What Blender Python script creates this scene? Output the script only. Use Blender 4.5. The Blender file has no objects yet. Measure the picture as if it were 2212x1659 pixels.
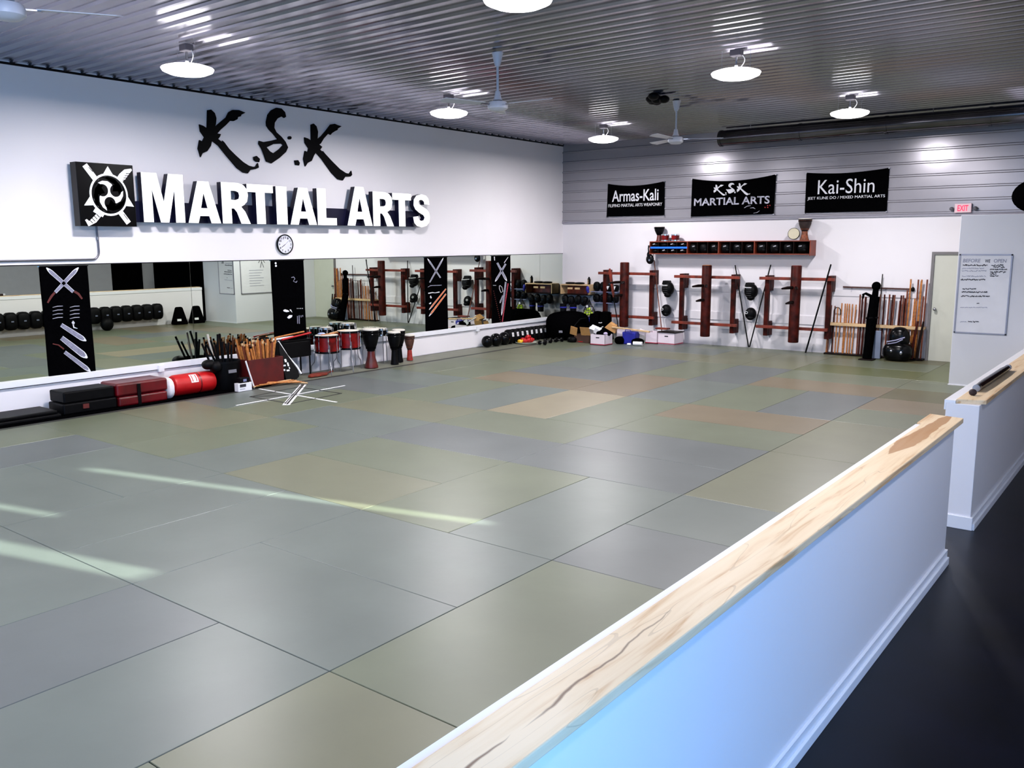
import bpy, bmesh, math, random
from mathutils import Vector, Matrix
from mathutils.geometry import tessellate_polygon
random.seed(7)
S = bpy.context.scene
COL = S.collection
PI = math.pi

# ---------------------------------------------------------------- camera
IMG_W, IMG_H, FPX = 2212, 1659, 1879.05
yaw, pitch, roll = 0.65907, 0.160489, -0.005077
CP = Vector((12.2838, 0.0, 2.25))
cy_, sy_, cp_, sp_ = math.cos(yaw), math.sin(yaw), math.cos(pitch), math.sin(pitch)
FW = Vector((-sy_*cp_, cy_*cp_, -sp_))
_r = Vector((cy_, sy_, 0)); _u = _r.cross(FW)
RT = _r*math.cos(roll) + _u*math.sin(roll)
UP = _u*math.cos(roll) - _r*math.sin(roll)
cam = bpy.data.cameras.new('camera'); co = bpy.data.objects.new('camera', cam); COL.objects.link(co)
M4 = Matrix((RT, UP, -FW)).transposed().to_4x4(); M4.translation = CP
co.matrix_world = M4
cam.sensor_width = 36; cam.lens = 36*FPX/IMG_W; cam.clip_start = .05; cam.clip_end = 200
S.camera = co
YB, ZC = 17.93, 4.60            # back wall plane, ceiling height

def at(x, y, axis, val):        # where the sight line through a photo point meets a real plane of the room
    d = FW + RT*((x-IMG_W/2)/FPX) + UP*((IMG_H/2-y)/FPX)
    return CP + d*((val-CP[axis])/d[axis])
def L(x, y, off=0.0): return at(x, y, 0, off)          # on / parallel to the mirror wall
def B(x, y, off=0.0): return at(x, y, 1, YB-off)       # on / parallel to the back wall
def F(x, y, z=0.0): return at(x, y, 2, z)              # on / parallel to the floor

# ---------------------------------------------------------------- world, light, exposure
S.view_settings.view_transform = 'Standard'; S.view_settings.look = 'None'
S.view_settings.gamma = 1.0; S.view_settings.use_curve_mapping = False
S.view_settings.exposure = 0.0
try: S.cycles.use_denoising = True
except Exception: pass
S.cycles.max_bounces = 7; S.cycles.diffuse_bounces = 4; S.cycles.glossy_bounces = 4
S.cycles.caustics_reflective = False; S.cycles.caustics_refractive = False
S.cycles.sample_clamp_indirect = 6.0
W = bpy.data.worlds.new('sky'); S.world = W; W.use_nodes = True
W.node_tree.nodes['Background'].inputs[0].default_value = (.35, .6, 1, 1)
W.node_tree.nodes['Background'].inputs[1].default_value = 1.0
LAMP_W = 182.0
SKY_W = 260.0
def light(name, kind, loc, energy, color, **k):
    l = bpy.data.lights.new(name, kind); l.energy = energy; l.color = color
    for a, b in k.items(): setattr(l, a, b)
    o = bpy.data.objects.new(name, l); COL.objects.link(o); o.location = loc
    return o
def aim(o, d): o.rotation_euler = Vector(d).to_track_quat('-Z', 'Y').to_euler()
sun = light('sun', 'SUN', (20, 5, 10), 26.0, (.9, 1, .86), angle=math.radians(.6)); aim(sun, (-1, -.25, -.395))
# daylight standing in front of the lobby windows (outside the glass)
w1 = light('window_daylight', 'AREA', (14.5, -1.2, 2.2), SKY_W*2.5, (.13, .43, 1), shape='RECTANGLE', size=4.0, size_y=2.6); aim(w1, (-1, .2, -.6))
w2 = light('window_daylight', 'AREA', (9.6, -4.3, 2.2), SKY_W*.7, (.22, .52, 1), shape='RECTANGLE', size=6.5, size_y=2.8); aim(w2, (-.1, 1, -.6))

# ---------------------------------------------------------------- materials
MATS = {}
def pm(name, col, rough=.6, metal=0.0, var=.08, scale=6.0, bump=0.0, emit=None, es=0, coat=0.0, spec=None):
    if name in MATS: return MATS[name]
    m = bpy.data.materials.new(name); m.use_nodes = True; nt = m.node_tree; n = nt.nodes; l = nt.links
    b = n['Principled BSDF']
    tc = n.new('ShaderNodeTexCoord'); nz = n.new('ShaderNodeTexNoise'); nz.inputs['Scale'].default_value = scale; nz.inputs['Detail'].default_value = 3
    l.new(tc.outputs['Object'], nz.inputs['Vector'])
    rp = n.new('ShaderNodeValToRGB')
    lo = [max(0, c*(1-var)) for c in col]; hi = [min(1, c*(1+var)) for c in col]
    rp.color_ramp.elements[0].position = .3; rp.color_ramp.elements[1].position = .7
    rp.color_ramp.elements[0].color = (*lo, 1); rp.color_ramp.elements[1].color = (*hi, 1)
    l.new(nz.outputs['Fac'], rp.inputs['Fac']); l.new(rp.outputs['Color'], b.inputs['Base Color'])
    b.inputs['Roughness'].default_value = rough; b.inputs['Metallic'].default_value = metal
    if spec is not None: b.inputs['Specular IOR Level'].default_value = spec
    if coat: b.inputs['Coat Weight'].default_value = coat
    if bump:
        bp = n.new('ShaderNodeBump'); bp.inputs['Strength'].default_value = bump; bp.inputs['Distance'].default_value = .01
        n2 = n.new('ShaderNodeTexNoise'); n2.inputs['Scale'].default_value = scale*6; l.new(tc.outputs['Object'], n2.inputs['Vector'])
        l.new(n2.outputs['Fac'], bp.inputs['Height']); l.new(bp.outputs['Normal'], b.inputs['Normal'])
    if emit:
        b.inputs['Emission Color'].default_value = (*emit, 1); b.inputs['Emission Strength'].default_value = es
    MATS[name] = m; return m
WHITE = pm('white_wall_paint', (.82, .79, .81), .75, var=.02, scale=.6)
GREYW = pm('pale_grey_wall_paint', (.74, .75, .80), .7, var=.03, scale=.6)
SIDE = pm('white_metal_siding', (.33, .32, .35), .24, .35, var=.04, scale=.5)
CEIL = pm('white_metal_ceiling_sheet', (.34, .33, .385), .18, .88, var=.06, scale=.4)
TRIMW = pm('white_trim_paint', (.84, .84, .88), .5, var=.02)
BLACKF = pm('black_lobby_floor', (.0025, .0025, .006), .35, var=.5, scale=3, spec=.25)
BLACK = pm('black_vinyl', (.0015, .0015, .002), .5, var=.3, scale=20, spec=.10)
BLKCLOTH = pm('black_cloth', (.0012, .0012, .0015), .9, var=.3, scale=30, spec=.0)
BLKGLOSS = pm('black_gloss_enamel', (.0015, .0015, .002), .22, var=.2, spec=.15)
DKWOOD = pm('dark_dummy_wood', (.042, .0045, .0025), .5, var=.7, scale=7, bump=.2, spec=.12)
REDWOOD = pm('red_brown_rail_wood', (.17, .020, .007), .5, var=.5, scale=9, bump=.2)
BLKWOOD = pm('near_black_stained_wood', (.006, .0025, .002), .5, var=.4, scale=9, spec=.1)
TAN = pm('rattan_stick_wood', (.48, .17, .035), .5, var=.35, scale=25)
DTAN = pm('burnt_rattan_wood', (.16, .035, .012), .5, var=.4, scale=25)
PALEW = pm('pale_pine_board', (.62, .42, .22), .55, var=.15, scale=9)
RED = pm('red_vinyl', (.46, .004, .006), .4, var=.15, scale=5)
MAROON = pm('maroon_vinyl', (.10, .001, .004), .3, var=.4, scale=4)
REDDRUM = pm('red_drum_shell_lacquer', (.15, .002, .002), .3, var=.6, scale=8, spec=.3)
REDBOX = pm('dark_red_painted_wood', (.075, .0015, .0015), .5, var=.3, scale=6)
CHROME = pm('chrome', (.7, .7, .72), .12, 1.0, var=.02)
STEEL = pm('brushed_steel', (.35, .35, .38), .3, 1.0, var=.1)
SKIN = pm('pale_drum_skin', (.72, .68, .60), .6, var=.12, scale=9)
CARD = pm('brown_cardboard', (.52, .27, .09), .7, var=.15, scale=8)
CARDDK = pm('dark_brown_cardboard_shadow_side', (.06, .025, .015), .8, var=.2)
WBOX = pm('white_file_box_card', (.80, .70, .76), .7, var=.04)
BLUE = pm('blue_nylon', (.008, .012, .28), .6, var=.2)
BBLUE = pm('bright_blue_tape', (.01, .16, .85), .5, var=.15)
WHITEP = pm('white_plastic', (.82, .82, .84), .4, var=.03)
PRINTW = pm('white_print', (.80, .80, .84), .7, var=.05)
PRINTG = pm('grey_steel_print', (.22, .22, .30), .7, var=.25, scale=40)
PRINTR = pm('dark_red_print', (.10, .012, .01), .7, var=.3, scale=40)
PRINTO = pm('orange_print', (.70, .16, .03), .7, var=.2, scale=40)
INK = pm('marker_ink', (.02, .02, .03), .6, var=.1)
INKF = pm('faded_marker_ink', (.30, .31, .40), .6, var=.1)
DOORC = pm('cream_door_paint', (.55, .56, .48), .55, var=.02)
YELLOW = pm('fluorescent_yellow_felt', (.55, .75, .05), .8, var=.1)
FANW = pm('white_fan_enamel', (.62, .62, .68), .4, var=.03)
LAMPM = pm('lit_lamp_lens', (.9, .9, .9), .4, emit=(1, .96, .98), es=5.5)
EXITR = pm('lit_red_exit_lettering', (.8, .02, .06), .5, emit=(1, .02, .10), es=1.0)
EXITF = pm('exit_sign_housing', (.85, .62, .66), .5, var=.02)
SIGNW = pm('white_letter_face_added_glow', (.95, .95, .97), .5, var=.0, emit=(1, 1, 1), es=.35)  # weak glow added so the letter faces come out pure white
NAVY = pm('black_letter_return', (.004, .004, .02), .35, var=.2, spec=.3)
BENCH = pm('ivory_bench_paint', (.66, .66, .58), .5, var=.04)

def mirror_mat():
    m = bpy.data.materials.new('mirror_glass'); m.use_nodes = True; b = m.node_tree.nodes['Principled BSDF']
    b.inputs['Base Color'].default_value = (.72, .79, .70, 1); b.inputs['Metallic'].default_value = 1; b.inputs['Roughness'].default_value = 0.0
    return m
MIRROR = mirror_mat()

def mat_floor(i, col):
    return pm('judo_mat_vinyl_%d' % i, [max(.01, (sum(col)/3+(c-sum(col)/3)*1.3))*.82 for c in col], .38, var=.07, scale=1.6, bump=.05, spec=.45)
MATCOL = [mat_floor(0, (.135, .150, .110)), mat_floor(1, (.130, .148, .135)), mat_floor(2, (.155, .160, .115)),
          mat_floor(3, (.165, .140, .100)), mat_floor(4, (.24, .215, .155)), mat_floor(5, (.105, .100, .060)),
          mat_floor(6, (.120, .132, .130)), mat_floor(7, (.10, .112, .060))]

def wood_cap():
    m = bpy.data.materials.new('maple_cap_board'); m.use_nodes = True; nt = m.node_tree; n = nt.nodes; l = nt.links
    b = n['Principled BSDF']; b.inputs['Roughness'].default_value = .45; b.inputs['Specular IOR Level'].default_value = .25
    tc = n.new('ShaderNodeTexCoord')
    mp = n.new('ShaderNodeMapping'); mp.inputs['Scale'].default_value = (16, 1.1, 16); l.new(tc.outputs['Object'], mp.inputs['Vector'])
    a = n.new('ShaderNodeTexNoise'); a.inputs['Scale'].default_value = 1.6; a.inputs['Detail'].default_value = 6; a.inputs['Distortion'].default_value = .6
    l.new(mp.outputs['Vector'], a.inputs['Vector'])
    r = n.new('ShaderNodeValToRGB'); e = r.color_ramp.elements
    e[0].position = .30; e[0].color = (.62, .36, .17, 1); e[1].position = .60; e[1].color = (.86, .66, .43, 1)
    x = r.color_ramp.elements.new(.45); x.color = (.81, .60, .37, 1)
    l.new(a.outputs['Fac'], r.inputs['Fac'])
    # heartwood: broad slow bands along the board
    mp2 = n.new('ShaderNodeMapping'); mp2.inputs['Scale'].default_value = (5.0, .55, 5); mp2.inputs['Location'].default_value = (.5, .35, 0)
    l.new(tc.outputs['Object'], mp2.inputs['Vector'])
    c = n.new('ShaderNodeTexNoise'); c.inputs['Scale'].default_value = 1.0; c.inputs['Detail'].default_value = 2; c.inputs['Distortion'].default_value = 1.2
    l.new(mp2.outputs['Vector'], c.inputs['Vector'])
    r2 = n.new('ShaderNodeValToRGB'); r2.color_ramp.elements[0].position = .70; r2.color_ramp.elements[1].position = .76
    l.new(c.outputs['Fac'], r2.inputs['Fac'])
    mx = n.new('ShaderNodeMix'); mx.data_type = 'RGBA'; l.new(r2.outputs['Color'], mx.inputs['Factor'])
    l.new(r.outputs['Color'], mx.inputs['A']); mx.inputs['B'].default_value = (.42, .22, .09, 1)
    # thin dark mineral streak
    w = n.new('ShaderNodeTexNoise'); w.inputs['Scale'].default_value = 1.0; w.inputs['Detail'].default_value = 1
    mp3 = n.new('ShaderNodeMapping'); mp3.inputs['Scale'].default_value = (7, .7, 7); mp3.inputs['Location'].default_value = (3.1, 1.3, 0)
    l.new(tc.outputs['Object'], mp3.inputs['Vector']); l.new(mp3.outputs['Vector'], w.inputs['Vector'])
    s = n.new('ShaderNodeMath'); s.operation = 'SUBTRACT'; s.inputs[1].default_value = .5; l.new(w.outputs['Fac'], s.inputs[0])
    ab = n.new('ShaderNodeMath'); ab.operation = 'ABSOLUTE'; l.new(s.outputs[0], ab.inputs[0])
    lt = n.new('ShaderNodeMath'); lt.operation = 'LESS_THAN'; lt.inputs[1].default_value = .0025; l.new(ab.outputs[0], lt.inputs[0])
    ml = n.new('ShaderNodeMath'); ml.operation = 'MULTIPLY'; ml.inputs[1].default_value = .2; l.new(lt.outputs[0], ml.inputs[0])
    m2 = n.new('ShaderNodeMix'); m2.data_type = 'RGBA'; l.new(ml.outputs[0], m2.inputs['Factor']); l.new(mx.outputs['Result'], m2.inputs['A'])
    m2.inputs['B'].default_value = (.16, .06, .02, 1)
    # heartwood figure and dark mineral lines at their own places along the board
    sx = n.new('ShaderNodeSeparateXYZ'); l.new(tc.outputs['Object'], sx.inputs[0])
    nz = n.new('ShaderNodeTexNoise'); nz.inputs['Scale'].default_value = 4; nz.inputs['Detail'].default_value = 3; l.new(tc.outputs['Object'], nz.inputs['Vector'])
    def M(op, a, b_=None, c_=None):
        q = n.new('ShaderNodeMath'); q.operation = op
        for i, v in enumerate((a, b_, c_)):
            if v is None: continue
            if isinstance(v, (int, float)): q.inputs[i].default_value = v
            else: l.new(v, q.inputs[i])
        return q.outputs[0]
    wob = M('MULTIPLY', M('SUBTRACT', nz.outputs['Fac'], .5), .05)
    cur = m2.outputs['Result']
    for y0, y1, x0, x1, w0, w1, colr, amt in ((5.25, 6.9, 10.985, 11.035, .075, .03, (.42, .20, .07, 1), .85), (1.62, 2.68, 11.04, 10.992, .010, .003, (.10, .03, .01, 1), .85),
                                             (1.30, 1.62, 11.05, 11.025, .012, .004, (.10, .03, .01, 1), .85), (3.3, 3.75, 11.02, 11.015, .012, .006, (.60, .40, .22, 1), .5), (3.9, 4.0, 11.0, 11.0, .006, .004, (.3, .14, .06, 1), .7)):
        t = M('DIVIDE', M('SUBTRACT', sx.outputs['Y'], y0), y1-y0)
        cx = M('ADD', M('MULTIPLY_ADD', t, x1-x0, x0), wob)
        wd = M('MULTIPLY_ADD', t, w1-w0, w0)
        end = M('MULTIPLY', M('MULTIPLY', M('MINIMUM', M('MULTIPLY', t, 5.0), 1.0), M('MINIMUM', M('MULTIPLY', M('SUBTRACT', 1.0, t), 5.0), 1.0)), 1.0)
        wd = M('MULTIPLY', wd, M('MAXIMUM', end, 0.0))
        dd = M('SUBTRACT', wd, M('ABSOLUTE', M('SUBTRACT', sx.outputs['X'], cx)))
        mk = M('MULTIPLY', M('MINIMUM', M('MAXIMUM', M('DIVIDE', dd, .006), 0.0), 1.0), amt)
        k = n.new('ShaderNodeMix'); k.data_type = 'RGBA'; l.new(mk, k.inputs['Factor']); l.new(cur, k.inputs['A']); k.inputs['B'].default_value = colr
        cur = k.outputs['Result']
    l.new(cur, b.inputs['Base Color']); return m
CAP = wood_cap()

# ---------------------------------------------------------------- mesh helpers
class MB:
    def __init__(s): s.v = []; s.f = []
    def add(s, vs, fs):
        o = len(s.v); s.v += [tuple(v) for v in vs]; s.f += [tuple(i+o for i in f) for f in fs]; return s
    def box(s, a, b):
        x0, y0, z0 = a; x1, y1, z1 = b
        return s.add([(x0,y0,z0),(x1,y0,z0),(x1,y1,z0),(x0,y1,z0),(x0,y0,z1),(x1,y0,z1),(x1,y1,z1),(x0,y1,z1)],
                     [(0,3,2,1),(4,5,6,7),(0,1,5,4),(1,2,6,5),(2,3,7,6),(3,0,4,7)])
    def obox(s, c, size, rot=(0,0,0), taper=1.0):
        from mathutils import Euler
        R = Euler(rot).to_matrix(); c = Vector(c); h = [k/2 for k in size]; vs = []
        for z in (-1, 1):
            t = taper if z > 0 else 1
            for x, y in ((-1,-1),(1,-1),(1,1),(-1,1)): vs.append(c + R @ Vector((x*h[0]*t, y*h[1]*t, z*h[2])))
        return s.add(vs, [(0,3,2,1),(4,5,6,7),(0,1,5,4),(1,2,6,5),(2,3,7,6),(3,0,4,7)])
    def rod(s, p, q, r0, r1=None, n=10, caps=True):
        p, q = Vector(p), Vector(q); r1 = r0 if r1 is None else r1; d = (q-p).normalized()
        a = d.orthogonal().normalized(); b = d.cross(a); vs = []
        for c, r in ((p, r0), (q, r1)):
            for i in range(n):
                t = 2*PI*i/n; vs.append(c + a*r*math.cos(t) + b*r*math.sin(t))
        fs = [(i, (i+1) % n, n+(i+1) % n, n+i) for i in range(n)]
        if caps: fs += [tuple(range(n))[::-1], tuple(range(n, 2*n))]
        return s.add(vs, fs)
    def tube(s, pts, r, n=8):
        pts = [Vector(p) for p in pts]; vs = []; a = None; rr = r if isinstance(r, (list, tuple)) else [r]*len(pts)
        for k, p in enumerate(pts):
            d = (pts[min(k+1, len(pts)-1)] - pts[max(k-1, 0)]).normalized()
            a = d.orthogonal().normalized() if a is None else (a - d*a.dot(d)).normalized()
            b = d.cross(a)
            for i in range(n):
                t = 2*PI*i/n; vs.append(p + (a*math.cos(t) + b*math.sin(t))*rr[k])
        fs = [(k*n+i, k*n+(i+1) % n, (k+1)*n+(i+1) % n, (k+1)*n+i) for k in range(len(pts)-1) for i in range(n)]
        fs += [tuple(range(n))[::-1], tuple(range((len(pts)-1)*n, len(pts)*n))]
        return s.add(vs, fs)
    def lathe(s, prof, c=(0,0,0), axis=(0,0,1), n=24):
        c = Vector(c); d = Vector(axis).normalized(); a = d.orthogonal().normalized(); b = d.cross(a); vs = []
        for r, h in prof:
            for i in range(n):
                t = 2*PI*i/n; vs.append(c + d*h + (a*math.cos(t) + b*math.sin(t))*max(r, 1e-4))
        m = len(prof)
        fs = [(k*n+i, k*n+(i+1) % n, (k+1)*n+(i+1) % n, (k+1)*n+i) for k in range(m-1) for i in range(n)]
        fs += [tuple(range(n))[::-1], tuple(range((m-1)*n, m*n))]
        return s.add(vs, fs)
    def ell(s, c, rad, rot=(0,0,0), nu=14, nv=9, p=1.0):
        from mathutils import Euler
        R = Euler(rot).to_matrix(); c = Vector(c); vs = []
        for j in range(nv+1):
            ph = -PI/2 + PI*j/nv
            for i in range(nu):
                t = 2*PI*i/nu
                q = [math.cos(ph)*math.cos(t), math.cos(ph)*math.sin(t), math.sin(ph)]
                q = [math.copysign(abs(k)**p, k) for k in q]
                vs.append(c + R @ Vector((q[0]*rad[0], q[1]*rad[1], q[2]*rad[2])))
        return s.add(vs, [(j*nu+i, j*nu+(i+1) % nu, (j+1)*nu+(i+1) % nu, (j+1)*nu+i) for j in range(nv) for i in range(nu)])
    def prism(s, loops, front, back):
        # loops: list of 2-D loops (first outer, rest holes); front/back map (u,v) -> 3-D
        flat = [p for lp in loops for p in lp]
        tri = tessellate_polygon([[Vector((p[0], p[1], 0)) for p in lp] for lp in loops])
        n = len(flat); vs = [front(*p) for p in flat] + [back(*p) for p in flat]
        fs = [tuple(t) for t in tri] + [tuple(n+i for i in t[::-1]) for t in tri]
        o = 0
        for lp in loops:
            m = len(lp)
            fs += [(o+i, o+(i+1) % m, n+o+(i+1) % m, n+o+i) for i in range(m)]; o += m
        return s.add(vs, fs)
    def build(s, name, mat, parent=None, smooth=False, bevel=0, seg=2, recalc=True):
        me = bpy.data.meshes.new(name); me.from_pydata(s.v, [], s.f); me.update()
        bm = bmesh.new(); bm.from_mesh(me); bmesh.ops.remove_doubles(bm, verts=bm.verts, dist=1e-5)
        if recalc: bmesh.ops.recalc_face_normals(bm, faces=bm.faces)
        bm.to_mesh(me); bm.free()
        if smooth:
            for p in me.polygons: p.use_smooth = True
            try: me.set_sharp_from_angle(angle=math.radians(38))
            except Exception: pass
        me.materials.append(mat)
        o = bpy.data.objects.new(name, me); COL.objects.link(o)
        if bevel:
            b = o.modifiers.new('bevel', 'BEVEL'); b.width = bevel; b.segments = seg; b.limit_method = 'ANGLE'
        if parent is not None:
            o.parent = parent
            o.matrix_parent_inverse = Matrix.Translation(-Vector(parent.get('_w', parent.location)))
            o['_w'] = parent.get('_w', tuple(parent.location))
        return o
def tag(o, label, cat, group=None):
    o['label'] = label; o['category'] = cat
    if group: o['group'] = group
    return o
def struct(o, label=None):
    o['kind'] = 'structure'
    if label: o['label'] = label
    return o
def thing(name, label, cat, loc=(0,0,0), group=None):
    o = bpy.data.objects.new(name, None); COL.objects.link(o); o.location = loc; o.empty_display_size = .1
    o['_w'] = tuple(loc)
    return tag(o, label, cat, group)
# every part is written in room coordinates; its parent-inverse keeps it in place under the thing's base
def copy_thing(root, dx, label=None):
    r = root.copy(); COL.objects.link(r); r.location = Vector(root.location) + Vector(dx)
    if label: r['label'] = label
    for ch in list(root.children):
        c = ch.copy(); COL.objects.link(c); c.parent = r; c.matrix_parent_inverse = ch.matrix_parent_inverse.copy()
        for g in list(ch.children):
            d = g.copy(); COL.objects.link(d); d.parent = c; d.matrix_parent_inverse = g.matrix_parent_inverse.copy()
    return r
def sub(o, parent):             # sub-part: mesh already in room coordinates
    o.parent = parent; o.matrix_parent_inverse = Matrix.Identity(4)
    return o
def text_mesh(txt, name, mat, parent, org, ux, uy, width, height, depth=.003, bold=0.0, shear=0.0, spacing=1.0):
    cu = bpy.data.curves.new(name, 'FONT'); cu.body = txt; cu.size = 1; cu.offset = bold; cu.shear = shear; cu.space_character = spacing
    cu.resolution_u = 3
    t = bpy.data.objects.new(name, cu); COL.objects.link(t)
    bpy.context.view_layer.update()
    me = bpy.data.meshes.new_from_object(t.evaluated_get(bpy.context.evaluated_depsgraph_get()))
    COL.objects.unlink(t); bpy.data.objects.remove(t); bpy.data.curves.remove(cu)
    xs = [v.co.x for v in me.vertices]; ys = [v.co.y for v in me.vertices]
    x0, x1, y0, y1 = min(xs), max(xs), min(ys), max(ys)
    org, ux, uy = Vector(org), Vector(ux).normalized(), Vector(uy).normalized(); nn = ux.cross(uy)
    bm = bmesh.new(); bm.from_mesh(me)
    for v in bm.verts:
        v.co = org + ux*((v.co.x-x0)/(x1-x0)*width) + uy*((v.co.y-y0)/(y1-y0)*height)
    r = bmesh.ops.extrude_face_region(bm, geom=bm.faces[:])
    for e in r['geom']:
        if isinstance(e, bmesh.types.BMVert): e.co += nn*depth
    bmesh.ops.recalc_face_normals(bm, faces=bm.faces)
    m = MB(); m.v = [tuple(v.co) for v in bm.verts]; bm.verts.index_update(); m.f = [tuple(v.index for v in f.verts) for f in bm.faces]
    bm.free(); bpy.data.meshes.remove(me)
    return m.build(name, mat, parent)
def stroke2d(pts, ws):          # closed outline of a brush stroke
    a, b = [], []
    for k, p in enumerate(pts):
        q0 = pts[max(k-1, 0)]; q1 = pts[min(k+1, len(pts)-1)]
        dx, dy = q1[0]-q0[0], q1[1]-q0[1]; d = math.hypot(dx, dy) or 1
        w = ws[k]/2 if isinstance(ws, (list, tuple)) else ws/2
        a.append((p[0]-dy/d*w, p[1]+dx/d*w)); b.append((p[0]+dy/d*w, p[1]-dx/d*w))
    return a + b[::-1]

# ================================================================ SETTING
XR, YF, XP0, XP1 = 14.2, -4.0, 10.90, 11.11
struct(MB().box((-.02, YF, -.12), (10.9, YB, -.045)).build('floor', pm('sealed_grey_slab', (.13, .14, .11), .5, var=.1, scale=2)))
struct(MB().box((10.9, YF, -.12), (XR, YB, -.02)).build('floor', BLACKF))
struct(MB().box((0, 1.5, -.045), (.72, YB, -.012)).build('trim_1', pm('green_grey_edge_flooring', (.15, .155, .115), .5, var=.12, scale=2)), 'green grey strip of flooring along the foot of the mirror wall')
struct(MB().box((-.2, YF, -.12), (0, YB, ZC)).build('wall_left', WHITE))
struct(MB().box((-.2, YB, -.12), (XR+.2, YB+.2, 2.745)).build('wall_back', WHITE))
# back wall: horizontal ribbed metal above the drywall
m = MB(); prof = []
z = 2.745
while z < ZC:
    prof += [(z, .012), (z+.012, .034), (z+.035, .034), (z+.05, .012), (z+.225, .012)]; z += .233
prof = [p for p in prof if p[0] < ZC]
vs = [(x, YB-o, zz) for zz, o in prof for x in (0, XR)]
m.add(vs, [(2*i, 2*i+1, 2*i+3, 2*i+2) for i in range(len(prof)-1)])
m.add([(0, YB+.0, 2.745), (XR, YB, 2.745), (XR, YB, ZC), (0, YB, ZC)], [(0, 3, 2, 1)])
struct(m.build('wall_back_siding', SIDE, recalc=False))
struct(MB().box((0.005, YB-.045, 2.715), (XR, YB, 2.75)).build('trim_2', pm('dark_seam_trim', (.30, .29, .34), .5)))
for z0, z1 in ((1.17, 1.30), (.56, .74)):
    struct(MB().box((1.2, YB-.02, z0), (8.36, YB, z1)).build('trim_3', WHITE, bevel=.003), 'white painted board fixed across the back wall behind the wooden dummies')
# ceiling: corrugated sheet, ribs running across the room
m = MB(); y = YF; prof = []
while y < YB:
    prof += [(y, 0), (y+.15, 0), (y+.168, .024), (y+.21, .024), (y+.228, 0)]; y += .229
prof = [(min(p[0], YB), p[1]) for p in prof]
vs = [(x, yy, ZC-h) for yy, h in prof for x in (0, XR)]
m.add(vs, [(2*i, 2*i+1, 2*i+3, 2*i+2) for i in range(len(prof)-1)])
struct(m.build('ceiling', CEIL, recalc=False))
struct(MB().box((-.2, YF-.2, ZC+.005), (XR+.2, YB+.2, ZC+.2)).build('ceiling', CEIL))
struct(MB().box((0, YF, ZC-.05), (.012, YB, ZC-.02)).build('trim_4', BLACK))
# lobby side wall with a window and narrow slots added to shape the sun streaks
DKWALL = pm('grey_lobby_wall_paint', (.50, .50, .53), .7, var=.03)
m = MB(); SL = [(4.72, 4.97, 2.93, 4.05), (5.50, 5.65, 3.68, 4.35), (6.76, 6.93, 2.46, 4.27)]
yy = .8
for a, b, z0, z1 in SL:
    m.box((XR, yy, -.12), (XR+.2, a, ZC)); m.box((XR, a, -.12), (XR+.2, b, z0)); m.box((XR, a, z1), (XR+.2, b, ZC)); yy = b
m.box((XR, yy, -.12), (XR+.2, YB+.2, ZC))
m.box((XR, -3.2, -.12), (XR+.2, .8, .7)); m.box((XR, -3.2, 3.3), (XR+.2, .8, ZC)); m.box((XR, YF, -.12), (XR+.2, -3.2, ZC))
struct(m.build('wall_right', DKWALL))
m = MB().box((-.2, YF-.2, -.12), (6.0, YF, ZC)).box((13.2, YF-.2, -.12), (XR+.2, YF, ZC)).box((6, YF-.2, -.12), (13.2, YF, .6)).box((6, YF-.2, 3.4), (13.2, YF, ZC))
struct(m.build('wall_front', DKWALL))
def window(n, p0, p1, axis):
    t = bpy.data.objects.new('window_%d' % n, None); COL.objects.link(t); t['kind'] = 'structure'; t['_w'] = (0, 0, 0)
    fr = MB(); k = 6
    for i in range(k+1):
        u = i/k; c = [p0[j]+(p1[j]-p0[j])*u for j in range(3)]
        lo = list(c); hi = list(c); lo[axis] -= .03; hi[axis] += .03; lo[1-axis] -= .04; hi[1-axis] += .04; lo[2] = p0[2]; hi[2] = p1[2]
        fr.box(lo, hi)
    for zz in (p0[2], (p0[2]+p1[2])/2, p1[2]):
        lo = [min(p0[0], p1[0]), min(p0[1], p1[1]), zz-.03]; hi = [max(p0[0], p1[0]), max(p0[1], p1[1]), zz+.03]
        lo[1-axis] -= .04; hi[1-axis] += .04; fr.box(lo, hi)
    fr.build('window_frame', TRIMW, t)
window(1, (XR+.1, -3.2, .7), (XR+.1, .8, 3.3), 1)
window(2, (6, YF-.1, .6), (13.2, YF-.1, 3.4), 0)

# ---------------------------------------------------------------- divider half walls with maple caps
def divider(n, y0, y1, poly, xi, xc, yt):
    struct(MB().box((xi, y0, -.045), (XP1-.02, y1, .985)).build('wall_divider', WHITE, bevel=.004), 'white half wall between the mats and the black lobby floor, %s' % n)
    c = MB().prism([poly], lambda u, v: (u, v, 1.020), lambda u, v: (u, v, .985)).build('trim_cap', CAP, bevel=.004); struct(c, 'maple cap board on the half wall, %s' % n)
    struct(MB().box((xi-.012, y0, .93), (xi, yt, 1.008)).box((xi, y0, .985), (xc, yt, 1.008)).build('trim_cap', TRIMW), 'white edging along the mat side of the half wall')
    b = MB().box((XP1-.02, y0, -.02), (XP1-.004, y1, .085)).box((XP1-.004, y0, -.02), (XP1+.012, y1, .035))
    b.box((xi, y0-.014, -.02) if n == 'far part' else (xi, y1, -.02), (XP1-.004, y0, .085) if n == 'far part' else (XP1-.004, y1+.014, .085))
    struct(b.build('baseboard_right', TRIMW, bevel=.003))
divider('near part', -2.5, 6.56, [(10.928, -2.5), (11.122, -2.5), (11.122, 6.68), (10.895, 6.72), (10.895, 6.34), (10.928, 6.34)], XP0, 10.926, 6.338)
divider('far part', 7.47, 14.85, [(10.92, 7.475), (11.122, 7.55), (11.122, 14.85), (10.92, 14.85)], 10.85, 10.918, 14.85)

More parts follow.
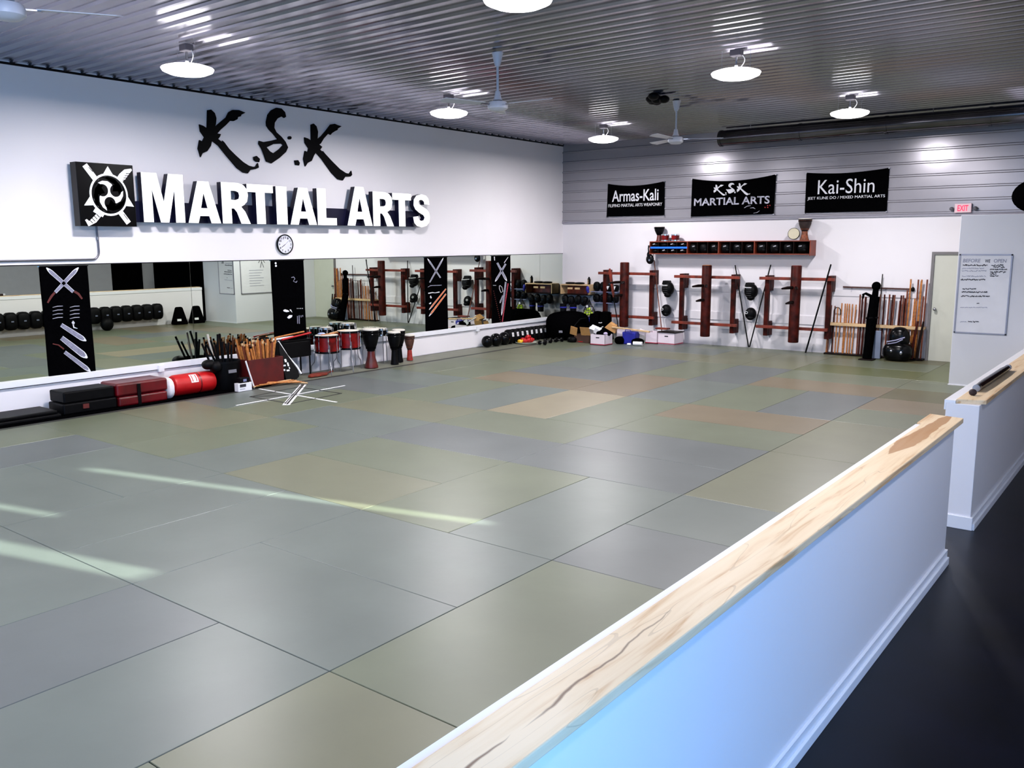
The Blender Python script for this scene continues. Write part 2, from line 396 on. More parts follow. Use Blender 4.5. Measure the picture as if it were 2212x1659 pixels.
# box room with a flat top beside the door
XB, YBX, ZBX = 9.42, 15.0, 2.64
struct(MB().box((XB, YBX, -.045), (10.95, YB, ZBX)).build('wall_partition', GREYW, bevel=.004), 'pale grey boxed-in room corner carrying the whiteboard')
struct(MB().box((XB-.012, YBX-.012, -.045), (10.95, YBX, .012)).build('baseboard_front', TRIMW))
struct(MB().box((10.95, YBX+.3, -.02), (XR, YBX+.5, ZC)).build('passage_dark_stand_in', BLKCLOTH), 'black sheet standing in for the dark of the lobby passage')  # the passage's darkness is put into this black colour
# dark openings of the lobby wall, seen in the mirror
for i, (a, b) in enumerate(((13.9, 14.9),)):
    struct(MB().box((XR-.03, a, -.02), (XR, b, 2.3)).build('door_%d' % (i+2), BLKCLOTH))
# back door
d = bpy.data.objects.new('door_1', None); COL.objects.link(d); d['kind'] = 'structure'; d['_w'] = (0, 0, 0)
MB().box((8.47, YB-.02, -.03), (9.415, YB-.001, 2.0)).build('door_leaf', DOORC, d)
f = MB().box((8.42, YB-.05, -.03), (8.47, YB, 2.05)).box((8.47, YB-.05, 2.0), (9.415, YB, 2.05)); f.build('door_frame', pm('dark_door_frame', (.16, .15, .15), .5), d)
MB().rod((8.54, YB-.02, .98), (8.54, YB-.06, .98), .02).ell((8.54, YB-.075, .98), (.03, .03, .03)).build('door_handle', STEEL, d, smooth=True)

# ---------------------------------------------------------------- judo mats, one by one
gx = lambda k: .85 + k*1.0
gy = lambda k: 2.83 - 5*1.03 + k*1.03          # row line k (k=5 is 2.83)
ORI = {(3,3):'h', (3,4):'h', (4,3):'v', (3,5):'v', (4,4):'v', (2,3):'h', (4,5):'h', (2,6):'v', (3,6):'h', (2,4):'v'}
SPEC = {}                                        # colour by (half column, row line)
SPEC[(6, 8)] = 3; SPEC[(4, 11)] = 4; SPEC[(6, 12)] = 3; SPEC[(8, 10)] = 3; SPEC[(2, 13)] = 3; SPEC[(8, 15)] = 5; SPEC[(6, 17)] = 7; SPEC[(8, 17)] = 7
nm = 0
def place_mat(x0, y0, x1, y1, ci):
    global nm
    g = .0022; x1 = min(x1, 10.845)
    if x0 >= 8.8 and y1 > YBX:
        if y0 >= YBX-.1: x1 = min(x1, XB-.014)
        else: place_mat(x0, YBX-.015, x1, y1, ci); y1 = YBX-.015
        if x1-x0 < .1: return
    o = MB().box((x0+g, y0+g, -.045), (x1-g, y1-g, 0)).build('judo_mat', MATCOL[ci], bevel=.003, seg=1)
    cn = ['olive grey', 'blue grey green', 'light olive', 'brownish grey', 'pale beige grey', 'dark olive brown', 'cool grey', 'dark mossy olive'][ci]
    c = (x0+x1)/2; r = (y0+y1)/2
    lengthwise = (y1-y0) > (x1-x0)
    fromwall = int(round((c-.85)*2))/2; fromback = round((YB-r), 1)
    lab = '%s mat, %s, %s m from mirrors, %s m from back wall' % (cn, 'lengthwise' if lengthwise else 'crosswise', ('%.1f' % (c)).replace('.0', ''), ('%.1f' % fromback).replace('.0', ''))
    tag(o, lab, 'floor mat', 'judo mats covering the training floor'); nm += 1
for bi in range(5):
    for bj in range(0, 10):
        x0, x1, xm = gx(2*bi), gx(2*bi+2), gx(2*bi+1)
        k = 2*bj; 
        y0, ym, y1 = gy(k+1), gy(k+2), gy(k+3)
        o = ORI.get((bi, bj-2+1), 'h' if (bi+bj) % 2 else 'v')
        y1 = min(y1, YB-.02); ym = min(ym, YB-.02)
        if y1-y0 < .1: continue
        rnd = lambda: random.choice([0, 0, 1, 1, 6, 2, 2, 0, 6, 3 if bj > 4 else 1])
        if bj < 1: rnd = lambda: random.choice([1, 6])
        if bi >= 3 and bj >= 8: rnd = lambda: random.choice([5, 7, 0])
        if o == 'v':
            place_mat(x0, y0, xm, y1, SPEC.get((2*bi, k+1), rnd())); place_mat(xm, y0, x1, y1, SPEC.get((2*bi+1, k+1), rnd()))
        else:
            place_mat(x0, y0, x1, ym, SPEC.get((2*bi, k+1), rnd()))
            if y1-ym > .1: place_mat(x0, ym, x1, y1, SPEC.get((2*bi, k+2), rnd()))
struct(MB().box((.72, 1.5, -.045), (.85, YB, -.006)).build('trim_5', pm('dark_mat_border', (.02, .02, .018), .6)), 'dark edging strip where the mats end')
# emblem taped on the mats: crossed white lines, dark diamond, double bar
t = thing('floor_emblem', 'black and white line emblem of crossed bars and diamond on the mat', 'floor marking', (1.7, 8.2, 0))
def fline(pts, w, name, mat):
    m = MB()
    P = [F(*p) for p in pts]
    for a, b in zip(P, P[1:]):
        dx = (b-a).normalized(); nrm = Vector((-dx.y, dx.x, 0))*w/2
        m.add([a+nrm+Vector((0,0,.003)), a-nrm+Vector((0,0,.003)), b-nrm+Vector((0,0,.003)), b+nrm+Vector((0,0,.003)),
               a+nrm+Vector((0,0,.0005)), a-nrm+Vector((0,0,.0005)), b-nrm+Vector((0,0,.0005)), b+nrm+Vector((0,0,.0005))],
              [(0,1,2,3),(4,7,6,5),(0,4,5,1),(1,5,6,2),(2,6,7,3),(3,7,4,0)])
    return m.build(name, mat, t)
TAPEB = pm('dark_floor_paint', (.02, .022, .02), .5)
fline([(560, 840), (727, 869)], .035, 'white_line', PRINTW)
fline([(745, 833), (510, 876)], .035, 'white_line', PRINTW)
fline([(541, 857), (645, 836), (737, 850), (627, 872), (541, 857), (640, 853)], .035, 'dark_diamond', TAPEB)
fline([(655, 831), (618, 875)], .105, 'white_bar', PRINTW)
o_ = fline([(656, 831), (619.5, 874)], .028, 'dark_bar', TAPEB); o_.location.z = .002
o_ = fline([(652.5, 831), (615, 873)], .018, 'dark_bar', TAPEB); o_.location.z = .002

# ================================================================ LAMPS, FANS, DUCT
def lamp(x, y, label, watts=LAMP_W, tint=(1, .955, .985)):
    t = thing('ceiling_lamp', label, 'lamp', (x, y, 4.22), 'round high-bay lamps under the metal ceiling')
    r = .30; ZL = 4.30
    MB().lathe([(.02, .055), (.12, .05), (.21, .034), (r-.01, .010), (r, 0), (r-.015, -.03), (.21, -.062), (.10, -.08), (.02, -.085)], (x, y, ZL), n=28).build('lamp_lens', LAMPM, t, smooth=True)
    MB().rod((x, y, ZL+.04), (x, y, ZL+.09), .03, .02, 14).build('lamp_neck', WHITEP, t, smooth=True)
    MB().rod((x, y, ZL+.08), (x, y, ZL+.2), .013, n=8).build('stem', CHROME, t, smooth=True)
    MB().obox((x, y, ZC-.065), (.14, .11, .08)).build('junction_box', pm('dark_junction_box', (.06, .055, .07), .5), t, bevel=.01)
    pts = [(x+.03+.07*math.sin(k/8*PI), y+.02, ZL+.05+.19*k/8) for k in range(9)]
    MB().tube(pts, .005, 6).build('power_cord', WHITEP, t)
    MB().ell((x-.1, y-.05, ZL+.05), (.028, .028, .018)).build('sensor', WHITEP, t, smooth=True)
    MB().rod((x-.19, y, ZL+.02), (x-.19, y, ZC-.02), .002, n=5).rod((x+.18, y, ZL+.02), (x+.18, y, ZC-.02), .002, n=5).build('hanger_wire', STEEL, t)
    light('lamp_light', 'AREA', (x, y, ZL-.09), watts, tint, shape='DISK', size=.40)
    return t
rows = [(2.70, 6.15), (2.74, 10.72), (2.77, 15.3), (7.55, 6.22), (7.64, 10.52), (7.70, 14.85), (2.7, 1.6), (7.5, 1.8)]
labs = ['large lit round lamp above the emblem end of the mirror wall, left of the others', 'lit round lamp hanging beside the middle ceiling fan', 'lit round lamp nearest the corner of the two walls',
        'lit round lamp cut off by the top edge of the picture', 'lit round lamp above the centre banner, biggest on the right', 'lit round lamp nearest the silver duct',
        'lit round lamp near the camera in the row along the mirror wall', 'lit round lamp near the camera in the row over the middle of the floor']
for (x, y), lb in zip(rows, labs): lamp(x, y, lb)
lamp(12.75, 4.8, 'added unseen lamp over the lobby walkway to brighten the half wall', 80.0, (.84, .88, 1))  # lamp added out of view to brighten the half wall and cap

def fan(x, y, label, a0):
    t = thing('ceiling_fan', label, 'ceiling fan', (x, y, 3.85), 'white ceiling fans on long rods')
    MB().lathe([(.03, -.16), (.045, -.12), (.065, -.02), (.075, 0)], (x, y, ZC-.024), n=18).build('canopy', FANW, t, smooth=True)
    MB().rod((x, y, 4.12), (x, y, ZC-.15), .016, n=10).build('down_rod', FANW, t, smooth=True)
    MB().lathe([(.03, .14), (.045, .06), (.06, .03)], (x, y, 3.98), n=18).build('rod_collar', FANW, t, smooth=True)
    MB().lathe([(.04, .06), (.11, .05), (.13, .01), (.125, -.03), (.08, -.06), (.02, -.065)], (x, y, 3.94), n=24).build('motor_housing', FANW, t, smooth=True)
    for k in range(3):
        a = a0 + k*2*PI/3; c, s = math.cos(a), math.sin(a); R = lambda u, v, w: (x+u*c-v*s, y+u*s+v*c, w)
        m = MB(); m.add([R(.2, -.06, 3.95), R(.74, -.075, 3.945), R(.78, 0, 3.96), R(.74, .075, 3.975), R(.2, .06, 3.965),
                         R(.2, -.06, 3.956), R(.74, -.075, 3.951), R(.78, 0, 3.966), R(.74, .075, 3.981), R(.2, .06, 3.971)],
                        [(0,4,3,2,1), (5,6,7,8,9), (0,1,6,5), (1,2,7,6), (2,3,8,7), (3,4,9,8), (4,0,5,9)])
        bl = m.build('blade', FANW, t)
        MB().obox(R(.16, 0, 3.955), (.14, .04, .012), (0, 0, a)).build('blade_bracket', STEEL, t)
fan(5.25, 8.82, 'white ceiling fan hanging beside the second lamp, in the middle of the ceiling', 2.2)
fan(5.25, 13.6, 'white ceiling fan farthest away, above the leftmost banner gap', .5)
fan(5.28, 3.05, 'white ceiling fan cut off at the top left corner', 1.0)
# silver duct under the back end of the ceiling
DUCT = pm('dark_galvanised_duct', (.10, .10, .115), .13, 1.0, var=.3, scale=2)
t = thing('air_duct', 'long round metal duct under the ceiling along the back wall', 'duct', (4.4, 17.3, 4.25))
MB().rod((4.35, 17.3, 4.36), (XR-.1, 17.3, 4.36), .155, n=28).build('duct_pipe', DUCT, t, smooth=True)
for x in (4.36, 6.0, 7.6, 9.3, 11.0, 12.6): MB().rod((x, 17.3, 4.36), (x+.05, 17.3, 4.36), .165, n=28).build('joint_collar', DUCT, t, smooth=True)
for x in (5, 8.4, 10.6): MB().rod((x, 17.3, 4.5), (x, 17.3, ZC), .006, n=6).build('hanger', STEEL, t)
# dark cluster hanging on the ceiling
p = at(1414, 214, 2, 4.50)
m = MB()
for k in range(7): m.ell((p.x+random.uniform(-.2, .2), p.y+random.uniform(-.2, .2), 4.49+random.uniform(-.02, .04)), (.09, .09, .06))
tag(m.build('ceiling_rigging', BLACK, smooth=True), 'black lump of rigging hanging on the metal ceiling beside the far fan', 'rigging')

# ================================================================ MIRROR WALL
seams = [2.2, 4.05, 5.86, 7.70, 9.55, 11.40, 13.25, 15.12, 16.95, 17.91]
places = ['nearest the camera, mostly outside the picture', 'left of the crossed-blades poster', 'between the crossed-blades poster and the seam', 'left of the emblem poster', 'right of the emblem poster, behind the drums',
          'left of the crossed-sticks poster', 'between the two narrow posters on the right', 'right of the rightmost poster', 'last in the corner by the glove shelves']
for i in range(9):
    a, b = seams[i], seams[i+1]
    tag(MB().box((.002, a+.003, .475), (.012, b-.003, 1.985)).build('wall_mirror', MIRROR), 'tall frameless wall mirror panel ' + places[i], 'mirror', 'mirror panels along the left wall')
struct(MB().box((0, 1.5, .385), (.045, YB-.01, .475)).build('trim_6', TRIMW, bevel=.004), 'white ledge board under the mirrors')
struct(MB().box((0, 1.5, .0), (.012, YB-.01, .372)).build('trim_7', WHITE), 'white painted panel under the mirror ledge')
struct(MB().box((0, 1.5, .372), (.006, YB-.01, .386)).build('ledge_shadow_strip', pm('painted_shadow_black', (.01, .01, .01), .8)), 'black strip painted as shadow under the ledge board')  # black colour stands in for the shadow beneath the ledge
struct(MB().box((0, 1.5, 1.985), (.016, YB-.01, 1.997)).build('trim_9', BLACK), 'thin dark channel along the top of the mirrors')
for (x, y), lb in (((346, 800), 'small white outlet box on the ledge above the red bag'), ((1030, 712), 'small white outlet box on the ledge left of the black balls')):
    p = L(x, y, .02)
    t = thing('outlet_box', lb, 'outlet', (.012, p.y, .36), 'outlet boxes under the mirrors')
    MB().box((.012, p.y-.045, .345), (.07, p.y+.045, .45)).build('box_body', WHITEP, t, bevel=.006)
    MB().box((.07, p.y-.03, .37), (.074, p.y+.03, .425)).build('cover_plate', TRIMW, t, bevel=.002)

def pz(zx, zy, ox, oy, sc): return (ox+zx/sc, oy+zy/sc)
def poster(y0, y1, z0, z1, label):
    t = thing('hanging_poster', label, 'poster', (.02, (y0+y1)/2, z0), 'tall black posters hung over the mirrors')
    m = MB(); n = 8; vs = []
    for i in range(n+1):
        for j in range(2):
            u = i/n; wv = .004*math.sin(u*9)+.002*math.cos(u*4)
            vs += [(.022+wv, y0+(y1-y0)*j, z1+(z0-z1)*u)]
    for i in range(n+1):
        for j in range(2): v = vs[i*2+j]; vs.append((v[0]-.004, v[1], v[2]))
    k = 2*(n+1); fs = []
    for i in range(n): fs += [(2*i, 2*i+1, 2*i+3, 2*i+2), (k+2*i, k+2*i+2, k+2*i+3, k+2*i+1), (2*i, 2*i+2, k+2*i+2, k+2*i), (2*i+1, k+2*i+1, k+2*i+3, 2*i+3)]
    fs += [(0, k, k+1, 1), (2*n, 2*n+1, k+2*n+1, k+2*n)]
    m.add(vs, fs).build('poster_sheet', BLKCLOTH, t)
    MB().box((.012, y0-.01, z1-.012), (.034, y1+.01, z1+.002)).build('top_rail', BLKGLOSS, t)
    return t
def pshape(t, name, mat, px, zo, x=.034):          # flat printed figure from traced points
    P = [L(*pz(a, b, *zo), x) for a, b in px]
    u = [(p.y, p.z) for p in P]
    MB().prism([u], lambda a, b: (x+.0015, a, b), lambda a, b: (x-.0005, a, b)).build(name, mat, t)
def blade(t, a, b, w, zo, mat=PRINTG, name='printed_blade', tip=.18):
    ax, ay = a; bx, by = b; pts = [(ax, ay), (ax+(bx-ax)*tip*.5, ay+(by-ay)*tip*.5), (ax+(bx-ax)*tip, ay+(by-ay)*tip), (ax+(bx-ax)*.6, ay+(by-ay)*.6), (bx, by)]
    pshape(t, name+'_outline', PRINTW, stroke2d(pts, [w*.25, w*.95, w*1.25, w*1.15, w*.95]), zo, .0335)
    if mat is not None:
        pshape(t, name, mat, stroke2d(pts[1:], [w*.45, w*.95, w*1.0, w*.75]), zo, .035)
Z1 = (0, 540, 8.848); Z2 = (0, 520, 3.95)
t = poster(5.45, 6.10, .45, 1.975, 'black poster with two crossed silver blades and slanted knives, leftmost of the posters')
blade(t, (885, 340), (1400, 800), 62, Z1); blade(t, (1500, 335), (1055, 810), 62, Z1)
pshape(t, 'printed_handle', PRINTR, stroke2d([(1420, 790), (1500, 840), (1570, 935)], [40, 45, 30]), Z1)
pshape(t, 'printed_handle', PRINTR, stroke2d([(1045, 815), (980, 890), (910, 1010)], [40, 45, 30]), Z1)
for r in range(4):
    for c0, c1 in ((1005, 1200), (1335, 1520)):
        y = 1085 + r*72
        pshape(t, 'printed_caption', pm('small_grey_print', (.30, .30, .36), .7), stroke2d([(c0, y+12), ((c0+c1)/2, y-10), (c1, y-14)], [8, 16, 12]), Z1)
pshape(t, 'printed_ring_knife', PRINTW, stroke2d([(1400, 1355), (1375, 1390), (1400, 1425), (1425, 1390), (1405, 1360), (1400, 1430), (1410, 1480), (1480, 1500)], [10, 12, 12, 12, 10, 20, 24, 8]), Z1)
blade(t, (735, 855), (522, 718), 34, Z2); blade(t, (745, 1000), (525, 828), 42, Z2); blade(t, (772, 1115), (552, 950), 30, Z2)
pshape(t, 'printed_handle', PRINTR, stroke2d([(450, 880), (500, 890), (545, 925)], [8, 10, 12]), Z2)
t = poster(9.22, 9.90, .40, 1.985, 'black poster with small white hand emblem and side lettering, under the wall clock')
Z7 = (560, 490, 7.213)
pshape(t, 'printed_emblem', PRINTW, [(370, 1300), (400, 1285), (450, 1300), (470, 1320), (430, 1330), (385, 1320)], Z7)
pshape(t, 'printed_emblem', PRINTW, [(470, 1290), (495, 1288), (515, 1335), (490, 1315)], Z7)
pshape(t, 'printed_emblem', PRINTW, [(435, 1410), (470, 1375), (515, 1375), (510, 1405), (470, 1430), (450, 1428)], Z7)
for q in ((255, 567), (260, 608)): pshape(t, 'printed_dot', PRINTW, [(q[0]+15*math.cos(k*PI/5), q[1]+17*math.sin(k*PI/5)) for k in range(10)], Z7)
pshape(t, 'printed_swirl', PRINTG, stroke2d([(500, 790), (535, 780), (555, 805), (530, 850), (575, 865), (592, 840)], [10, 14, 12, 6, 14, 8]), Z7)
for k, (x0, a, b) in enumerate(((595, 1390, 1510), (622, 1380, 1510), (650, 1380, 1410), (675, 1375, 1400))):
    pshape(t, 'printed_side_text', PRINTG, stroke2d([(x0, a), (x0+3, b)], [12, 12]), Z7)
for k in range(4): pshape(t, 'printed_dot', PRINTW, [(592+27*k+7*math.cos(j*PI/3), 1272+7*math.sin(j*PI/3)) for j in range(6)], Z7)
Z3 = (900, 530, 8.73)
t = poster(12.97, 13.64, .45, 1.98, 'black poster with crossed rods and two orange sticks, third from the left')
blade(t, (505, 235), (245, 700), 22, Z3, PRINTG); blade(t, (205, 250), (450, 612), 24, Z3, PRINTG)
pshape(t, 'printed_sickle', PRINTG, stroke2d([(210, 790), (260, 760), (470, 750)], [8, 14, 14]), Z3)
pshape(t, 'printed_chain', PRINTW, stroke2d([(220, 905), (300, 890), (350, 895), (430, 880)], [18, 14, 8, 20]), Z3)
blade(t, (235, 1215), (553, 820), 22, Z3, PRINTO, 'printed_stick'); blade(t, (232, 1338), (553, 915), 26, Z3, PRINTO, 'printed_stick')
pshape(t, 'printed_star', PRINTW, [(265, 945), (285, 985), (270, 1005), (250, 975)], Z3); pshape(t, 'printed_star', PRINTW, [(230, 1095), (275, 1070), (270, 1100), (245, 1110)], Z3)
t = poster(15.12, 15.79, .45, 1.98, 'black poster with crossed rifles, chain loop and beaded cords, nearest the corner')
blade(t, (1480, 685), (1680, 350), 30, Z3); blade(t, (1700, 672), (1520, 330), 34, Z3)
pshape(t, 'printed_rod', PRINTW, stroke2d([(1725, 222), (1650, 330)], [8, 10]), Z3)
pshape(t, 'printed_loop', PRINTW, stroke2d([(1560, 760), (1560, 820), (1590, 890), (1625, 870), (1610, 790), (1570, 755)], [9]*6), Z3)
pshape(t, 'printed_mark', PRINTW, stroke2d([(1465, 215), (1470, 285)], [18, 10]), Z3); pshape(t, 'printed_mark', PRINTW, stroke2d([(1440, 755), (1500, 755)], [8, 8]), Z3)
blade(t, (1600, 1320), (1680, 690), 26, Z3); blade(t, (1570, 1090), (1625, 945), 20, Z3)
for k in range(26):
    a = k/25; q = (1722-105*a, 730+700*a); pshape(t, 'printed_bead', pm('pink_red_print', (.55, .06, .10), .7), [(q[0]-9, q[1]-11), (q[0]+9, q[1]-11), (q[0]+9, q[1]+9), (q[0]-9, q[1]+9)], Z3)
for k in range(16):
    a = k/15; q = (1452+130*a, 865+570*a); pshape(t, 'printed_bead', PRINTR, [(q[0]-7, q[1]-8), (q[0]+7, q[1]-8), (q[0]+7, q[1]+7), (q[0]-7, q[1]+7)], Z3)

# ---------------------------------------------------------------- clock
cc = L(616, 528, .03)
t = thing('wall_clock', 'round white wall clock with black rim under the big letters', 'clock', (0, cc.y, cc.z))
MB().lathe([(.165, 0), (.17, .035), (.155, .045), (.148, .03)], (.0, cc.y, cc.z), (1, 0, 0), 36).build('clock_rim', BLKGLOSS, t, smooth=True)
MB().lathe([(.15, .02), (.15, .031)], (.0, cc.y, cc.z), (1, 0, 0), 36).build('clock_face', pm('clock_face_white', (.75, .75, .84), .5), t)
for k in range(12):
    a = PI/2-(k+1)*PI/6; s = str(k+1); w = .026*len(s)
    text_mesh(s, 'numeral', INK, t, (.032, cc.y+.118*math.cos(a)-w/2, cc.z+.118*math.sin(a)-.018), (0, 1, 0), (0, 0, 1), w, .036, .001, .03)
MB().tube([(.034, cc.y, cc.z), (.034, cc.y-.075, cc.z-.048)], .005, 6).build('hour_hand', INK, t)
MB().tube([(.036, cc.y-.01, cc.z-.008), (.036, cc.y+.085, cc.z+.07)], .003, 6).build('minute_hand', INKF, t)

# ---------------------------------------------------------------- brush lettering K.S.K on the wall
ZA = (120, 200, 4.8795); ZB = (500, 200, 4.608)
K1 = [(1605,185),(1640,178),(1680,215),(1697,270),(1692,330),(1682,362),(1740,312),(1800,262),(1830,205),(1870,182),(1935,184),(2003,212),(1960,233),(1955,250),(1925,258),(1920,280),(1880,300),(1842,296),(1800,340),(1740,392),(1708,430),(1745,438),(1732,468),(1715,488),(1768,530),(1762,506),(1780,522),(1830,590),(1900,660),(1980,732),(2040,770),(2085,782),(2112,778),(2135,741),(2145,789),(2110,806),(2055,815),(2029,852),(1980,842),(1915,795),(1800,660),(1720,560),(1650,505),(1640,560),(1600,618),(1550,640),(1532,680),(1505,590),(1520,500),(1550,515),(1572,470),(1530,410),(1518,335),(1560,350),(1600,378)]
K2 = [(795,320),(820,308),(848,335),(863,390),(858,465),(900,430),(950,370),(990,318),(1030,310),(1055,322),(1098,335),(1060,358),(1058,372),(1030,385),(1000,405),(990,420),(965,408),(920,458),(890,508),(877,517),(905,540),(885,568),(920,600),(912,582),(935,610),(1000,680),(1080,760),(1140,800),(1175,808),(1195,778),(1203,820),(1185,836),(1135,837),(1110,875),(1060,862),(1000,800),(900,660),(843,595),(825,622),(800,680),(760,700),(738,735),(720,660),(735,580),(762,592),(772,555),(735,500),(730,445),(760,455),(797,478)]
S1 = [(350,290),(365,220),(400,175),(450,150),(500,158),(535,195),(545,240),(528,252),(505,235),(460,258),(432,300),(428,350),(450,395),(500,440),(540,490),(565,545),(545,590),(480,650),(400,705),(350,685),(332,630),(305,560),(275,510),(278,480),(320,492),(400,478),(462,462),(420,410),(380,370),(352,330)]
S1H = [(352,545),(420,512),(500,508),(518,522),(480,562),(420,605),(385,585)]
def wall_letter(t, name, loops, zo, d=.03):
    LP = [[(p.y, p.z) for p in (L(*pz(a, b, *zo), d) for a, b in lp)] for lp in loops]
    MB().prism(LP, lambda a, b: (d, a, b), lambda a, b: (.002, a, b)).build(name, GLB, t)
GLB = pm('black_letter_enamel', (.0015, .0015, .002), .6, var=.1, spec=.06)
c0 = L(600, 385, 0)
t = thing('brush_lettering', 'black brush-style wall letters K.S.K above the white sign', 'lettering', (0, c0.y, c0.z))
wall_letter(t, 'letter_k', [K1], ZA); wall_letter(t, 'letter_s', [S1, S1H], ZB); wall_letter(t, 'letter_k', [K2], ZB)
wall_letter(t, 'dot', [[(225,640),(252,630),(285,660),(278,692),(248,688),(228,672)]], ZB); wall_letter(t, 'dot', [[(632,675),(665,672),(682,700),(675,725),(640,720)]], ZB)
wall_letter(t, 'dot', [[(583+17*math.cos(k*PI/5), 450+17*math.sin(k*PI/5)) for k in range(10)]], ZB)

# ---------------------------------------------------------------- channel letter sign
XF, XK = .22, .11               # face plane, back of the letters
LET = {'M': [[(0,0),(0,1),(.36,1),(.5,.42),(.64,1),(1,1),(1,0),(.77,0),(.77,.68),(.6,0),(.4,0),(.23,.68),(.23,0)]],
 'A': [[(0,0),(.33,1),(.67,1),(1,0),(.70,0),(.64,.17),(.36,.17),(.30,0)], [(.40,.36),(.60,.36),(.5,.72)]],
 'R': [[(0,0),(0,1),(.6,1),(.8,.95),(.92,.85),(.95,.7),(.9,.55),(.78,.46),(.68,.42),(.82,.3),(1,0),(.66,0),(.52,.28),(.42,.37),(.33,.37),(.33,0)], [(.33,.58),(.33,.8),(.5,.8),(.6,.77),(.63,.69),(.6,.61),(.5,.58)]],
 'T': [[(.33,0),(.33,.8),(0,.8),(0,1),(1,1),(1,.8),(.67,.8),(.67,0)]],
 'I': [[(0,0),(0,1),(1,1),(1,0)]],
 'L': [[(0,0),(0,1),(.45,1),(.45,.2),(1,.2),(1,0)]]}
sc = [(.98,.70),(.93,.88),(.78,.98),(.5,1.02),(.22,.97),(.06,.84),(.04,.66),(.14,.54),(.36,.44),(.60,.37),(.68,.29),(.62,.21),(.48,.18),(.34,.22),(.30,.33),(0,.30),(.06,.12),(.22,.02),(.48,-.02),(.78,.03),(.95,.14),(1,.3),(.95,.46),(.80,.56),(.50,.65),(.35,.71),(.33,.79),(.42,.84),(.56,.84),(.66,.79),(.68,.70)]
LET['S'] = [sc]
b0 = L(312, 480, XF); b1 = L(928, 490, XF)
zb = (b0.z + b1.z)/2
t = thing('channel_letter_sign', 'large white channel letters reading Martial Arts on a black raceway', 'sign', (0, (b0.y+b1.y)/2, zb))
def letter(ch, x0, x1, ytop, ybot, nm_):
    y0 = L(x0, ybot, XF).y; y1 = L(x1, ybot, XF).y; zt = L((x0+x1)/2, ytop, XF).z
    fm = lambda X: (lambda u, v: (X, y0+(y1-y0)*u, zb+(zt-zb)*v))
    o = MB().prism(LET[ch], fm(XF-.004), fm(XK)).build('letter_'+nm_, NAVY, t)
    f = MB().prism(LET[ch], fm(XF), fm(XF-.005)).build('letter_face', SIGNW, None); sub(f, o)
    return zt
for ch, x0, x1, yt in (('M',312,401,375),('A',408,478,392),('R',482,542,395),('T',537,593,399),('I',599,622,403),('A',628,685,406),('L',687,728,408),('A',751,805,404),('R',807,851,415),('T',849,889,418),('S',893,929,421)):
    letter(ch, x0, x1, yt, 484, ch.lower())
yA, yZ = b0.y-.06, L(905, 470, XK).y
MB().box((.05, yA, zb-.0), (XK-.001, yZ, zb+.30)).build('raceway', NAVY, t, bevel=.004)
for k in range(5): yy = yA+.2+k*(yZ-yA-.4)/4; MB().box((0, yy-.03, zb+.05), (.05, yy+.03, zb+.12)).build('wall_bracket', STEEL, t)

# ---------------------------------------------------------------- emblem sign box
XE = .22
q = [L(163, 349, XE), L(286, 357, XE), L(174, 490, XE), L(296, 488, XE)]
ey0, ey1 = (q[0].y+q[2].y)/2, (q[1].y+q[3].y)/2; ez1, ez0 = (q[0].z+q[1].z)/2, (q[2].z+q[3].z)/2
t = thing('emblem_sign', 'square black sign box with white swirl emblem, crossed stick and sword', 'sign', (0, (ey0+ey1)/2, ez0))
MB().box((.06, ey0, ez0), (XE, ey1, ez1)).build('sign_box', BLKGLOSS, t, bevel=.004)
for yy in (ey0+.15, ey1-.15): MB().box((0, yy-.03, ez0+.2), (.06, yy+.03, ez0+.35)).build('wall_bracket', STEEL, t)
def em(name, mat, loops, lay):
    x = XE + .001 + lay*.003
    MB().prism(loops, lambda u, v: (x+.003, ey0+(ey1-ey0)*u, ez0+(ez1-ez0)*v), lambda u, v: (x-.002, ey0+(ey1-ey0)*u, ez0+(ez1-ez0)*v)).build(name, mat, t)
zu = lambda X, Y: ((X-(212+(Y-738)*.074))/600.0, 1-(Y-(738+(X-212)*.03))/668.0)
SW = pm('white_emblem_added_glow', (.9, .9, .92), .5, var=0, emit=(1, 1, 1), es=.2)  # emblem white carries a little added glow as well
C0 = zu(555, 1078); circ = lambda c, r, n=40: [(c[0]+r*math.cos(2*PI*k/n), c[1]+r*math.sin(2*PI*k/n)) for k in range(n)]
tri = lambda pts: [[zu(*p) for p in pts]]
em('star_point', SW, tri([(543,775),(488,872),(608,880)]), 0); em('star_point', SW, tri([(298,1192),(362,1090),(420,1190)]), 0); em('star_point', SW, tri([(828,1206),(720,1196),(762,1100)]), 0)
em('crossed_stick', SW, [[zu(*p) for p in stroke2d([(305,770),(770,1385)], [55, 55])]], 0)
em('sword', SW, [[zu(*p) for p in stroke2d([(800,800),(745,830),(700,880),(640,950),(560,1100),(470,1265)], [20, 70, 85, 60, 50, 50])]], 1)
em('sword_hilt', SW, [[zu(*p) for p in stroke2d([(400,1240),(500,1300)], [40, 40])]], 0)
em('sword_hilt', SW, [[zu(*p) for p in stroke2d([(470,1270),(400,1350),(345,1385),(315,1340)], [50, 60, 55, 20])]], 0)
for k in range(4): em('grip_band', BLKGLOSS, [[zu(*p) for p in stroke2d([(352+k*24, 1345-k*20), (385+k*24, 1380-k*20)], [7, 7])]], 1)
for a in ((330,795,372,842),(700,1290,745,1350)): em('stick_mark', BLKGLOSS, [[zu(*p) for p in stroke2d([(a[0]+14,a[1]-4),(a[2]+14,a[3]-4)], [6, 6])]], 1)
for k in range(4): em('sword_band', BLKGLOSS, [[zu(*p) for p in stroke2d([(700+k*12, 920-k*24), (760+k*10, 915-k*24)], [7, 7])]], 2)
em('emblem_ring', SW, [circ(C0, .338)], 2)
